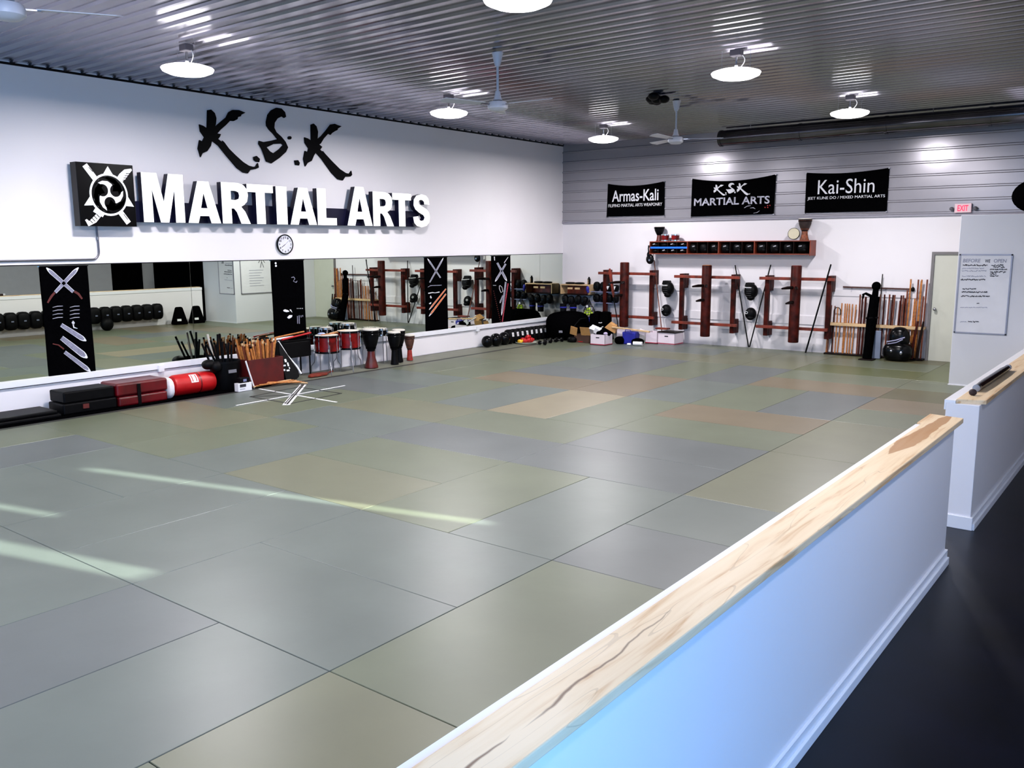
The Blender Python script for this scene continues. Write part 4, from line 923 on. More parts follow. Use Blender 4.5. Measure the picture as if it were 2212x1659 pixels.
def filebox(x, y, w, d, h, rz, label, handle=True):
    t = thing('file_box', label, 'box', (x, y, 0), 'white cardboard file boxes')
    def P(u, v, z): c, s = math.cos(rz), math.sin(rz); return (x+u*c-v*s, y+u*s+v*c, z)
    for nm_, u0, v0, u1, v1 in (('box_side', -w/2, -d/2, w/2, -d/2+.006), ('box_side', -w/2, d/2-.006, w/2, d/2), ('box_side', -w/2, -d/2, -w/2+.006, d/2), ('box_side', w/2-.006, -d/2, w/2, d/2), ('box_base', -w/2, -d/2, w/2, d/2)):
        hh = h if nm_ == 'box_side' else .01
        m = MB(); m.add([P(u0, v0, 0), P(u1, v0, 0), P(u1, v1, 0), P(u0, v1, 0), P(u0, v0, hh), P(u1, v0, hh), P(u1, v1, hh), P(u0, v1, hh)], [(0,3,2,1),(4,5,6,7),(0,1,5,4),(1,2,6,5),(2,3,7,6),(3,0,4,7)]).build(nm_, WBOX, t)
    m = MB(); e = .003
    for u0, v0, u1, v1 in ((-w/2-e, -d/2-e, w/2+e, -d/2), (w/2, -d/2-e, w/2+e, d/2+e), (-w/2-e, -d/2-e, -w/2, d/2+e)):
        m.add([P(u0, v0, .012), P(u1, v0, .012), P(u1, v1, .012), P(u0, v1, .012), P(u0, v0, .03), P(u1, v0, .03), P(u1, v1, .03), P(u0, v1, .03)], [(0,3,2,1),(4,5,6,7),(0,1,5,4),(1,2,6,5),(2,3,7,6),(3,0,4,7)])
    m.build('red_stripe', pm('dark_red_stripe_print', (.35, .01, .04), .6), t)
    if handle:
        m = MB(); m.add([P(-.045, -d/2-.002, h*.66), P(.045, -d/2-.002, h*.66), P(.045, -d/2-.002, h*.76), P(-.045, -d/2-.002, h*.76)], [(0, 1, 2, 3)]); m.build('handle_hole', INK, t, recalc=False)
    return t
filebox(2.02, 16.52, .38, .32, .24, -.0, 'white file box with red stripe, in front and heaped with clothes')
filebox(3.2, 17.55, .42, .38, .26, -.05, 'white file box with red stripe, rightmost against the wall')
filebox(2.25, 17.25, .36, .34, .30, .1, 'white file box standing behind the heaped one', False)
filebox(2.83, 17.50, .30, .34, .26, 0, 'white file box squeezed behind the blue bag', False)
tag(MB().obox((3.2, 17.55, .272), (.46, .42, .02), (0, 0, -.05)).build('box_lid', BLKWOOD, bevel=.004), 'dark flat lid lying on the rightmost file box', 'lid')
tag(MB().obox((2.98, 17.58, .33), (.30, .16, .035), (0, 0, -.05)).build('book', REDWOOD, bevel=.006), 'reddish brown flat case lying on the lid of the rightmost box', 'case')
tag(MB().ell((2.06, 16.54, .25), (.17, .13, .08), p=.8).build('folded_clothes', BLKCLOTH, smooth=True), 'heap of black clothes in the front file box', 'clothes')
tag(MB().obox((1.84, 16.55, .35), (.24, .2, .02), (.35, .35, .2)).obox((1.93, 16.46, .30), (.13, .02, .13), (.2, .5, .2)).build('folded_shirt', pm('white_cotton', (.85, .84, .86), .8, bump=.4), bevel=.008), 'folded white shirt slumped over the left edge of the front file box', 'shirt')
tag(MB().ell((2.17, 16.45, .26), (.05, .05, .035)).build('boxing_wrap', pm('lilac_cloth', (.45, .38, .55), .8), smooth=True), 'rolled lilac wrap on the black clothes', 'wrap')
tag(MB().obox((2.0, 17.02, .36), (.28, .18, .16), (.2, .5, .3), .6).build('cardboard_tray', CARD, bevel=.008), 'tilted orange brown cardboard piece on the rear file box', 'cardboard')
tag(MB().obox((2.50, 16.98, .33), (.95, .06, .035), (0, .06, .02)).build('wooden_plank', PALEW, bevel=.006), 'pale wooden plank laid across the file boxes', 'plank')
t = thing('blue_bag', 'dark blue cloth bag standing between the white file boxes', 'bag', (2.5, 16.95, 0))
MB().obox((2.5, 17.0, .14), (.30, .22, .28), (0, 0, .05), 1.15).build('bag_body', BLUE, t, bevel=.03); MB().tube([(2.42, 16.87, .28), (2.44, 16.85, .33), (2.56, 16.85, .33), (2.58, 16.87, .28)], .01, 6).build('handle', BLUE, t)
tag(MB().ell((2.28, 16.9, .08), (.12, .12, .09), p=.8).ell((2.7, 16.95, .07), (.14, .12, .08), p=.8).build('dark_gear', BLKCLOTH, smooth=True), 'dark gear heaped on either side of the blue bag', 'gear')
tag(MB().rod((2.70, 16.76, .05), (2.90, 16.80, .05), .045, n=18).build('paper_roll', WHITEP, smooth=True), 'white paper roll lying before the blue bag', 'roll')
tag(MB().rod((2.58, 16.70, .03), (2.66, 16.72, .03), .025, n=14).build('tape_roll', WHITEP, smooth=True), 'small white tape roll lying left of the paper roll', 'roll')
tag(MB().obox((2.72, 17.12, .27), (.16, .1, .1), (.2, .3, .2)).build('paper_bag', WBOX, bevel=.01), 'crumpled pinkish paper bag right of the blue bag', 'bag')

# ================================================================ WOODEN DUMMIES
def dummy(tx0, tx1, ytop, ybot, lu, lrange, ru, rrange, railU, railL, arms, label, topmat=None):
    """tx = trunk photo span; lu/ru uprights; rails as (x0,y0,x1,y1)"""
    a, b = B(tx0, ytop, .42), B(tx1, ytop, .42); c = B((tx0+tx1)/2, ybot, .42)
    X = (a.x+b.x)/2 ; zt, zb_ = a.z, c.z; Y = YB-.42; X = (B((tx0+tx1)/2, (ytop+ybot)/2, .42)).x
    t = thing('wooden_dummy', label, 'training dummy', (X, YB, zb_), 'wooden dummies on the back wall')
    MB().lathe([(.095, 0), (.105, .01), (.105, zt-zb_-.01), (.098, zt-zb_)], (X, Y, zb_), n=26).build('trunk', DKWOOD, t, smooth=True)
    MB().lathe([(.096, 0), (.09, .006)], (X, Y, zt), n=26).build('trunk_top', topmat or REDWOOD, t, smooth=True)
    for (px, (y0, y1), nm_) in ((lu, lrange, 'upright'), (ru, rrange, 'upright')):
        p = B(px, y0, .24); q = B(px, y1, .24); x = (p.x+q.x)/2
        MB().box((x-.045, YB-.27, q.z), (x+.045, YB-.18, p.z)).build(nm_, DKWOOD, t, bevel=.006)
        for zz0, zz1 in ((p.z-.32, p.z), (q.z, q.z+.30)):
            MB().box((x-.05, YB-.18, zz0), (x+.05, YB, zz1)).build('wall_block', DKWOOD, t, bevel=.006)
    for (x0, y0, x1, y1) in (railU, railL):
        p, q = B(x0, y0, .32), B(x1, y1, .32); zz = (p.z+q.z)/2
        MB().box((p.x, YB-.345, zz-.03), (q.x, YB-.275, zz+.03)).build('rail', REDWOOD, t, bevel=.005)
    for (zf, ang, ln) in arms:
        zz = zb_+(zt-zb_)*zf; dx, dy = math.sin(ang), -math.cos(ang)
        MB().tube([(X+dx*.05, Y+dy*.05, zz), (X+dx*(.05+ln*.55), Y+dy*(.05+ln*.55), zz+.0), (X+dx*(.05+ln), Y+dy*(.05+ln), zz-.01)], [.03, .032, .018], 12).build('arm', BLKWOOD, t, smooth=True)
dummy(1339, 1358, 567, 706, 1307, (583, 703), 1407, (584, 703), (1293, 590, 1417, 592), (1302, 681, 1412, 687), [(.70, -.35, .38), (.70, .35, .38), (.50, -.1, .34)], 'wooden dummy with a dark plain top, leftmost of the three')
dummy(1514, 1536, 573, 727, 1472, (591, 712), 1583, (593, 720), (1457, 597, 1598, 600), (1451, 695, 1591, 704), [(.72, -.3, .38), (.72, .4, .38), (.52, -.1, .34)], 'wooden dummy with orange trunk top, middle of the three, under the cubby shelf', pm('orange_end_grain', (.45, .14, .03), .5, var=.3))
dummy(1706, 1728, 574, 740, 1656, (595, 725), 1789, (596, 733), (1641, 601, 1803, 604), (1633, 705, 1787, 713), [(.72, -.3, .38), (.72, .4, .38), (.53, -.1, .34)], 'wooden dummy with square dark red top, nearest the stick rack')
# helmets on pegs
def helmet(x, z, r, label, kind):
    t = thing('headguard', label, 'headguard', (x, YB-.2, z-r), 'headguards hanging on the back wall')
    Y = YB-.18
    MB().ell((x, Y, z), (r, r*.9, r*1.12), nu=20, nv=12).build('shell', BLACK, t, smooth=True)
    MB().rod((x, YB-.02, z+r*.6), (x, YB-.12, z+r*.6), .012).build('peg', STEEL, t)
    if kind == 'cage':
        MB().obox((x-.03, Y, z+r*.95), (r*1.25, r*1.1, r*.6), (0, 0, 0), .8).build('crown', BLACK, t, bevel=.01)
        MB().tube([(x-r*.98, Y-.06, z+r*.62), (x-r*.4, Y-r*.95, z+r*.55), (x+r*.4, Y-r*.95, z+r*.55)], .008, 6).build('white_band', WHITEP, t)
        MB().ell((x+.02, Y-.05, z-r*.95), (r*.55, r*.5, r*.4)).build('chin_guard', BLACK, t, smooth=True)
        for k in range(4): MB().tube([(x-r*.8, Y-.05, z+r*.4-k*.045), (x-r*.3, Y-r*.98, z+r*.36-k*.045), (x+r*.4, Y-r*.95, z+r*.36-k*.045)], .004, 5).build('cage_bar', STEEL, t)
    else:
        MB().tube([(x-r*.45+.03*math.cos(k*PI/6), Y-r*.86, z+.03+.022*math.sin(k*PI/6)) for k in range(13)], .006, 6).build('white_ring_logo', WHITEP, t)
        MB().ell((x+.02, Y-.06, z-r*.7), (r*.6, r*.5, r*.4)).build('chin_guard', BLACK, t, smooth=True)
helmet(3.0, 1.22, .145, 'black caged headguard above the round one, right of the first dummy', 'cage')
helmet(2.97, .73, .12, 'round black headguard with white ring, right of the first dummy', 'round')
helmet(4.96, 1.22, .145, 'black caged headguard above the round one, between the crossed staffs', 'cage')
helmet(4.97, .74, .12, 'round black headguard with white ring, between the crossed staffs', 'round')
# leaning staffs and spears
def pole(a, b, offa, offb, r, mat, label, name='staff', cat='staff', tip=None):
    p, q = B(a[0], a[1], offa), B(b[0], b[1], offb); p.z = max(p.z, .0+r)
    o = tag(MB().rod(p, q, r, r*.9, 10).build(name, mat, smooth=True), label, cat)
    return o, p, q
pole((1617, 750), (1588, 573), .36, .05, .014, BLACK, 'black staff leaning left, forming a V with its neighbour')
pole((1619, 750), (1665, 572), .36, .05, .014, BLACK, 'black staff leaning right, forming a V with its neighbour')
pole((1740, 762), (1795, 571), .45, .38, .017, BLACK, 'black staff leaning across the right frame of the third dummy')
pole((1432, 738), (1413, 562), .30, .10, .012, DTAN, 'thin brown staff leaning right of the first dummy')
t = thing('spear', 'dark spear with broad red wooden sheath leaning before the first dummy', 'spear', (1.6, YB-.5, .4))
p, q = B(1336, 710, .55), B(1325, 640, .55)
MB().rod(p, q, .012).build('shaft', BLACK, t, smooth=True)
a, b = B(1326, 642, .55), B(1317, 580, .55)
MB().prism([stroke2d([(a.x, a.z), (a.x*.8+b.x*.2, a.z*.8+b.z*.2), (a.x*.1+b.x*.9, a.z*.1+b.z*.9), (b.x, b.z)], [.03, .05, .06, .02])], lambda u, v: (u, YB-.57, v), lambda u, v: (u, YB-.53, v)).build('sheath', REDWOOD, t, bevel=.004)

# ---------------------------------------------------------------- stick rack with upright sticks
rz = .60
t = thing('stick_rack', 'pale pine shelf rack holding upright sticks right of the third dummy', 'rack', (7.45, YB-.1, 0))
MB().box((6.58, YB-.20, .585), (8.40, YB-.165, .645)).build('front_rail', PALEW, t, bevel=.004); MB().box((6.58, YB-.165, .59), (8.40, YB-.15, .6)).box((6.58, YB-.05, .59), (8.40, YB-.02, .64)).build('back_rail', PALEW, t)
for x in (6.58, 7.45, 8.38): MB().box((x, YB-.165, .59), (x+.02, YB-.05, .635)).build('cross_piece', PALEW, t)
MB().box((6.56, YB-.22, 0), (8.42, YB-.02, .03)).build('base_board', BLKWOOD, t)
def rstick(px, ytop, mat, k, lab, grp, r=.0145):
    q = B(px, ytop, .11); x = q.x; y = YB-.11+random.uniform(-.03, .03)
    base = (x-.03*(random.random()+.3), y, .03); d = Vector((q.x, y, q.z))
    stick(base, d, r, mat, lab, grp)
for k, (px, yt) in enumerate(((1797, 659), (1803.5, 661), (1818, 655), (1825.5, 656), (1830.5, 656), (1835.5, 656.5), (1841.5, 657), (1849.5, 658), (1792, 672), (1811, 664))):
    rstick(px, yt, DTAN if k < 2 else TAN, k, 'thin rattan stick in the left half of the rack', 'thin sticks in the left half of the rack', .0125)
for k, (px, yt) in enumerate(((1859, 636), (1864, 640), (1869, 642), (1872, 641), (1903, 636), (1911.5, 636), (1922.5, 636), (1930, 637), (1934, 637), (1948, 638), (1952, 638), (1955, 645), (1944, 650), (1899, 644))):
    rstick(px, yt, DKWOOD if k % 2 else DTAN, k, 'dark brown practice sword standing in the middle of the rack', 'dark sticks in the middle of the rack', .015)
for k, (px, yt) in enumerate(((1960, 627), (1965, 640), (1968, 603), (1984, 604), (1990, 607), (1991.5, 604), (2003, 604), (1976, 645), (1980, 650), (1996, 640))):
    rstick(px, yt, TAN if k % 3 else DTAN, k, 'tall orange brown staff at the door end of the rack', 'tall staffs at the door end of the rack', .015)
o = rstick(1906, 592, BLKWOOD, 0, 'thin tall dark stick rising above the rest behind the black post dummy', None, .010)
# hooked cane
p = B(1811, 667, .11)
tag(MB().tube([(p.x-.09, YB-.12, .04), (p.x-.08, YB-.12, .86)] + [(p.x-.015-.065*math.cos(k*PI/8), YB-.12, .87+.075*math.sin(k*PI/8)) for k in range(9)] + [(p.x+.05, YB-.12, .80)], .009, 8).build('hooked_cane', BLKWOOD, smooth=True), 'dark cane with curved hook handle in the left half of the rack', 'cane')
# roped staff on the wall
t = thing('rope_whip', 'long horizontal dark beaded rope weapon hung above the stick rack', 'rope weapon', (7.5, YB-.04, 1.34))
p, q = B(1823, 620, .05), B(1972, 625, .05)
m = MB(); n = 46
for k in range(n): u = k/(n-1); m.obox((p.x+(q.x-p.x)*u, YB-.05, p.z+(q.z-p.z)*u), (.034, .03, .030), (0, .5, 0))
m.build('bead_string', pm('brown_rope_bead', (.07, .025, .02), .6, var=.4, scale=30), t, bevel=.003, seg=1)
MB().ell((q.x, YB-.05, q.z), (.035, .03, .045)).build('end_knob', BLACK, t, smooth=True)
for u in (.12, .62): MB().rod((p.x+(q.x-p.x)*u, YB, p.z-.02), (p.x+(q.x-p.x)*u, YB-.08, p.z-.03), .008).build('wall_peg', STEEL, t)
# striking post dummy
t = thing('striking_post', 'black padded striking post with round head and arms before the rack', 'training dummy', (7.5, YB-.5, 0))
P = [B(1873, 774, .62), B(1883, 690, .45), B(1890, 640, .42), B(1893, 622, .40)]
P[0].z = .02
MB().tube([P[0], P[0]+(P[1]-P[0])*.3, P[1], P[2]], [.085, .085, .095, .09], 16).build('post_body', BLKCLOTH, t, smooth=True)
hd = B(1893, 618, .40); MB().ell(hd, (.085, .085, .085)).rod(P[2], hd, .06, .05).build('head', BLKCLOTH, t, smooth=True)
ar = B(1865, 636, .5); MB().tube([P[2]+Vector((0, 0, -.03)), ar+Vector((.04, 0, .02)), ar, ar+Vector((.0, 0, -.08))], [.03, .025, .025, .012], 8).build('arm', BLKCLOTH, t, smooth=True)
MB().tube([(P[1].x-.1, P[1].y, P[1].z+.02), (P[1].x, P[1].y-.1, P[1].z+.03), (P[1].x+.11, P[1].y, P[1].z+.04)], .02, 8).build('belt', BLACK, t, smooth=True)
MB().obox((P[0].x, P[0].y, .012), (.26, .26, .024)).build('base_plate', BLKWOOD, t, bevel=.005)
tag(MB().obox((7.62, YB-.40, .28), (.16, .05, .54), (.06, 0, 0)).build('kick_board', pm('grey_blue_board', (.22, .26, .36), .5), bevel=.006), 'grey blue board leaning right of the black striking post', 'board')
p = B(1944, 775, .45)
t = thing('gear_bag', 'glossy black crumpled gear bag on the floor before the rack', 'bag', (8.0, YB-.5, 0))
MB().ell((8.02, YB-.42, .17), (.27, .2, .19), p=.75).ell((8.02, YB-.36, .42), (.19, .14, .22), p=.8).build('bag_body', BLKGLOSS, t, smooth=True)
MB().tube([(7.84, YB-.52, .36), (8.0, YB-.56, .40), (8.15, YB-.5, .46)], .012, 6).tube([(7.86, YB-.53, .32), (8.02, YB-.57, .36), (8.12, YB-.52, .42)], .010, 6).build('strap', pm('lilac_grey_strap', (.3, .3, .45), .5), t, smooth=True)
MB().ell((8.12, YB-.60, .17), (.03, .02, .04)).ell((7.95, YB-.62, .2), (.025, .02, .03)).build('buckle', STEEL, t, smooth=True)
for k, (x, mt, lb) in enumerate(((8.26, DKWOOD, 'dark red curved wooden sword leaning right of the gear bag'), (8.36, BLKWOOD, 'black wooden sword leaning next to the door'))):
    tag(MB().tube([(x-.02, YB-.3, .04), (x, YB-.27, .4), (x+.03, YB-.2, .75)], [.03, .025, .018], 8).build('wooden_sword', mt, smooth=True), lb, 'wooden sword')

# ================================================================ CUBBY SHELF WITH DRUMS
a, b = B(1404.5, 521, .32), B(1748, 552, .32); X0, X1, ZT, ZBt = a.x, b.x, 2.275, 1.99
YS = YB-.32
SHW = pm('reddish_shelf_wood', (.20, .030, .010), .5, var=.3, scale=8)
t = thing('cubby_shelf', 'long reddish wooden cubby shelf of black gear on the back wall', 'shelf', ((X0+X1)/2, YB-.16, ZBt))
MB().box((X0, YS, ZT-.018), (X1, YB, ZT)).build('top_board', SHW, t); MB().box((X0, YS, ZBt), (X1, YB, ZBt+.02)).build('bottom_board', SHW, t)
MB().box((X0, YB-.01, ZBt+.02), (X1, YB, ZT-.018)).build('back_board', BLKWOOD, t)
MB().box((X0-.015, YS, ZBt), (X0, YB, ZT)).build('side_board', SHW, t); MB().box((X1-.0, YS, ZBt-.02), (X1+.02, YB, ZT+.005)).build('side_board', SHW, t)
xs = [1404.5, 1424, 1446.5, 1468.5, 1492.5, 1515.5, 1539, 1563, 1588.5, 1614, 1640, 1665.5, 1693, 1720, 1748.5]
XS = [X0+(X1-X0)*(x-1404.5)/(1748.5-1404.5+3) for x in xs]
for i, x in enumerate(XS[1:-1]):
    br = i+1 in (4, 7, 10)
    MB().box((x-.008, YS, ZBt+.02), (x+.008, YB-.01, ZT-.018)).build('divider', SHW if br else BLKWOOD, t)
MB().box((X0+.01, YS-.004, 2.115), (XS[4], YS+.02, 2.155)).build('blue_shelf_edge', BBLUE, t)
MB().box((X0+.01, YS+.02, 2.12), (XS[4]-.01, YB-.012, 2.135)).build('middle_board', BLKWOOD, t)
num = ['first', 'second', 'third', 'fourth', 'fifth', 'sixth', 'seventh', 'eighth', 'ninth', 'tenth', 'eleventh', 'twelfth', 'thirteenth', 'fourteenth']
GLP = pm('grey_glove_print', (.30, .30, .33), .6, var=.8, scale=50)
for i in range(14):
    x = (XS[i]+XS[i+1])/2
    hw = min((XS[i+1]-XS[i])/2-.016, .11)
    for lvl in ((0, 1) if i < 4 else (0,)):
        if i < 4: zc, hz_ = (2.062, .046) if lvl == 0 else (2.195, .052)
        else: zc, hz_ = 2.125, .108
        t = thing('boxing_glove', 'black glove in the %s cubby from the left%s' % (num[i], (', below the blue edge' if lvl == 0 else ', above the blue edge') if i < 4 else ''), 'glove', (x, YS+.13, zc-hz_), 'black gloves in the cubby shelf')
        MB().ell((x, YS+.14, zc), (hw, .12, hz_), p=.75).build('glove_body', BLACK, t, smooth=True)
        if random.random() < .75 or i > 6: MB().obox((x+random.uniform(-.02, .03), YS+.018, zc+hz_*.35), (hw*.6, .006, .02), (0, -.25, 0)).build('glove_logo', GLP, t)
        if i >= 4: MB().ell((x+hw*.5, YS+.06, zc-hz_*.4), (hw*.4, .04, hz_*.4)).build('thumb', BLACK, t, smooth=True)
djembe(B(1424, 517, .16).x, YB-.16, .33, .115, 'dark djembe drum standing on the left end of the cubby shelf', BLACK, pm('dark_red_wood_foot2', (.09, .012, .008), .4, var=.4, scale=6), z=ZT)
djembe(B(1738, 515, .16).x, YB-.17, .44, .13, 'dark carved djembe drum standing on the right end of the cubby shelf', pm('very_dark_carved_wood', (.02, .008, .006), .6, var=.5, scale=20), pm('carved_orange_brown_foot', (.20, .05, .015), .6, var=.6, scale=20), z=ZT, rb=.09)
for k, px in enumerate((1437, 1459)):
    x = B(px, 512, .2).x
    t = thing('bongo_drum', ['small red and silver bongo drum beside the left djembe on the shelf', 'small red and silver bongo drum, right one on the shelf'][k], 'drum', (x, YB-.2, ZT), 'bongo drums on the cubby shelf')
    MB().lathe([(.085, .02), (.09, .13)], (x, YB-.2, ZT), n=22).build('drum_shell', REDDRUM, t, smooth=True)
    for z_ in (0, .125): MB().lathe([(.088, z_), (.096, z_+.004), (.096, z_+.026), (.088, z_+.03)], (x, YB-.2, ZT), n=22).build('drum_hoop', CHROME, t, smooth=True)
    MB().lathe([(.088, .15), (.08, .158)], (x, YB-.2, ZT), n=22).build('drum_head', SKIN, t, smooth=True)
p = B(1715, 501, .22)
t = thing('frame_drum', 'round pale frame drum leaning beside the right djembe', 'drum', (p.x, YB-.22, ZT))
MB().lathe([(.115, 0), (.118, .05)], (p.x, YB-.20, ZT+.13), (.15, -1, .15), 28).build('drum_rim', BLKWOOD, t, smooth=True)
MB().lathe([(.114, .045), (.108, .052)], (p.x, YB-.20, ZT+.13), (.15, -1, .15), 28).build('drum_head', pm('ivory_drum_skin', (.62, .56, .40), .6), t, smooth=True)
t = thing('gourd_banjo', 'black gourd-shaped string instrument hanging at the left end of the cubby shelf', 'instrument', (X0-.06, YB-.2, 1.75))
g = B(1404, 560, .25)
MB().ell((g.x-.0, YB-.25, g.z), (.10, .05, .11)).ell((g.x-.02, YB-.25, g.z+.10), (.06, .04, .08)).build('instrument_body', BLKGLOSS, t, smooth=True)
MB().tube([(g.x-.03, YB-.25, g.z+.12), (g.x-.045, YB-.25, g.z+.24), (g.x-.03, YB-.25, g.z+.31)], [.02, .014, .022], 8).build('neck', BLKGLOSS, t, smooth=True)
MB().lathe([(.025, 0), (.02, .004)], (g.x+.01, YB-.30, g.z-.02), (0, -1, 0), 14).build('sound_hole', STEEL, t)

# ================================================================ BANNERS, EXIT SIGN
def banner(c, sag, label):
    tl, tr, br, bl = [B(*q, .06) for q in c]; n = 14
    t = thing('wall_banner', label, 'banner', ((tl.x+tr.x)/2, YB-.05, bl.z), 'black banners on the metal siding')
    vs = []
    for k in range(n+1):
        u = k/n; s = sag*4*u*(1-u)
        top = tl.lerp(tr, u); bot = bl.lerp(br, u); wv = .012*math.sin(u*11)
        vs += [(top.x, YB-.055-wv, top.z-s), (bot.x, YB-.055-wv*.6, bot.z)]
    o = len(vs); vs += [(x, y+.004, z) for x, y, z in vs]
    fs = []
    for k in range(n): a = 2*k; fs += [(a, a+1, a+3, a+2), (o+a, o+a+2, o+a+3, o+a+1), (a, a+2, o+a+2, o+a), (a+1, o+a+1, o+a+3, a+3)]
    fs += [(0, o, o+1, 1), (2*n, 2*n+1, o+2*n+1, o+2*n)]
    MB().add(vs, fs).build('banner_cloth', BLKCLOTH, t, smooth=True)
    for p in (tl, tr, bl, br): MB().rod((p.x, YB-.03, p.z-.01), (p.x, YB-.075, p.z-.01), .012, n=8).build('grommet', STEEL, t)
    return t
YT = .078
def btext(t, s, x0, y0, x1, h, mat, nm_='banner_text', bold=.0, shear=0.0, skew=True):
    p, q = B(x0, y0, YT), B(x1, y0, YT)
    # text baselines follow the cloth; here straight and level
    text_mesh(s, nm_, mat, t, (p.x, YB-YT+.004, p.z), (1, 0, 0), (0, 0, 1), q.x-p.x, h, .003, bold, shear)
t = banner([(1313, 397), (1435, 391), (1434, 465), (1310, 468)], .07, 'black banner reading Armas-Kali, leftmost of the three')
btext(t, 'Armas-Kali', 1322, 436.5, 1422, .26, PRINTW, bold=.01); btext(t, 'FILIPINO MARTIAL ARTS WEAPONRY', 1314, 448, 1430, .07, PRINTW, bold=.0)
t = banner([(1495, 386), (1676, 376), (1671, 462), (1492, 468)], .09, 'black banner with brush initials and grey MARTIAL ARTS, middle of the three')
GRADM = pm('silver_grey_print', (.42, .42, .50), .6, var=.5, scale=14)
btext(t, 'MARTIAL ARTS', 1499, 445, 1662, .16, GRADM, bold=.02)
ZG = (1490, 380, 5.027)
def bshape(t, nm_, pts, zo, mat):
    P = [B(*pz(a, b, *zo), YT) for a, b in pts]; MB().prism([[(p.x, p.z) for p in P]], lambda a, b: (a, YB-YT-.002, b), lambda a, b: (a, YB-YT+.003, b)).build(nm_, mat, t)
def mini(poly, src, dst):       # squeeze a traced letter into a small box
    xs_ = [p[0] for p in poly]; ys_ = [p[1] for p in poly]
    return [(dst[0]+(p[0]-min(xs_))/(max(xs_)-min(xs_))*(dst[2]-dst[0]), dst[1]+(p[1]-min(ys_))/(max(ys_)-min(ys_))*(dst[3]-dst[1])) for p in poly]
bshape(t, 'brush_letter', mini(K1, None, (258, 95, 400, 215)), ZG, PRINTW); bshape(t, 'brush_letter', mini(K2, None, (510, 78, 655, 210)), ZG, PRINTW); bshape(t, 'brush_letter', mini(S1, None, (395, 75, 490, 192)), ZG, PRINTW)
bshape(t, 'brush_dot', [(385, 180), (397, 178), (398, 192), (386, 193)], ZG, PRINTW); bshape(t, 'brush_dot', [(482, 172), (496, 170), (497, 186), (484, 187)], ZG, PRINTW)
bshape(t, 'grey_swoosh', stroke2d([(590, 348), (625, 328), (662, 322)], [3, 8, 3]), ZG, GRADM); bshape(t, 'grey_swoosh', stroke2d([(655, 350), (690, 345), (712, 358)], [3, 8, 3]), ZG, GRADM); bshape(t, 'grey_swoosh', stroke2d([(690, 405), (730, 398), (758, 378)], [2, 5, 2]), ZG, GRADM)
for q in ((818, 342), (846, 322), (846, 342), (870, 320)): bshape(t, 'red_seal_mark', [(q[0]-5, q[1]-5), (q[0]+5, q[1]-5), (q[0]+5, q[1]+5), (q[0]-5, q[1]+5)], ZG, RED)
t = banner([(1742, 373), (1921, 362), (1915, 456), (1738, 460)], .05, 'black banner reading Kai-Shin, rightmost of the three')
btext(t, 'Kai-Shin', 1766, 420, 1888, .28, PRINTW, bold=.0); btext(t, 'JEET KUNE DO / MIXED MARTIAL ARTS', 1744, 433.5, 1911, .07, PRINTW, bold=.0)
p, q = B(2062, 460, .06), B(2100, 439, .06)
t = thing('exit_sign', 'lit red EXIT sign with two emergency lamp heads above the door', 'sign', ((p.x+q.x)/2, YB-.05, p.z))
MB().box((p.x, YB-.10, p.z), (q.x, YB-.03, q.z)).build('sign_housing', EXITF, t, bevel=.01)
text_mesh('EXIT', 'exit_letters', EXITR, t, (p.x+.05, YB-.1, p.z+.03), (1, 0, 0), (0, 0, 1), q.x-p.x-.1, q.z-p.z-.06, .004, .02)
for s, x in ((-1, p.x-.05), (1, q.x+.06)):
    MB().rod((x-s*.05, YB-.05, p.z+.07), (x, YB-.06, p.z+.07), .012).ell((x, YB-.08, p.z+.075), (.04, .045, .035)).build('lamp_head', pm('grey_lamp_head', (.12, .12, .14), .5), t, smooth=True)
tag(MB().ell((10.42, 15.42, ZBX+.275), (.40, .40, .27), nu=28, nv=14).build('exercise_ball', BLKCLOTH, smooth=True), 'large black ball lying on the flat top of the boxed-in room', 'ball')

# ================================================================ WHITEBOARDS
def wb(t, x0, x1, z0, z1, plane):
    P = (lambda u, v, o: (u, YBX-o, v)) if plane == 'y' else (lambda u, v, o: (XB-o, u, v))
    def bx(u0, v0, o0, u1, v1, o1): a, b = P(u0, v0, o0), P(u1, v1, o1); return MB().box([min(a[k], b[k]) for k in range(3)], [max(a[k], b[k]) for k in range(3)])
    bx(x0, z0, .001, x1, z1, .010).build('board_surface', pm('whiteboard_enamel', (.80, .80, .84), .35, var=.02), t)
    fm = pm('grey_aluminium_frame', (.32, .32, .38), .4, .6)
    for a in ((x0, z0, x1, z0+.02), (x0, z1-.02, x1, z1), (x0, z0, x0+.02, z1), (x1-.02, z0, x1, z1)): bx(a[0], a[1], .001, a[2], a[3], .018).build('frame_edge', fm, t)
t = thing('whiteboard', 'whiteboard headed BEFORE WE OPEN on the front of the boxed-in room', 'whiteboard', (9.8, YBX, .83))
wb(t, 9.44, 10.165, .83, 2.05, 'y')
ZW = (1960, 540, 7.54)
def wtext(s, x0, y0, x1, h, mat, b=.02):
    p = at(*pz(x0, y0, *ZW), 1, YBX-.011); q = at(*pz(x1, y0, *ZW), 1, YBX-.011)
    text_mesh(s, 'handwriting', mat, t, (p.x, YBX-.0105, p.z), (1, 0, 0), (0, 0, 1), q.x-p.x, h, .0012, b, .1)
wtext('BEFORE', 905, 202, 1190, .055, INKF); wtext('WE', 1265, 205, 1350, .048, INK); wtext('OPEN', 1405, 206, 1615, .055, INKF)
rr = random.Random(3)
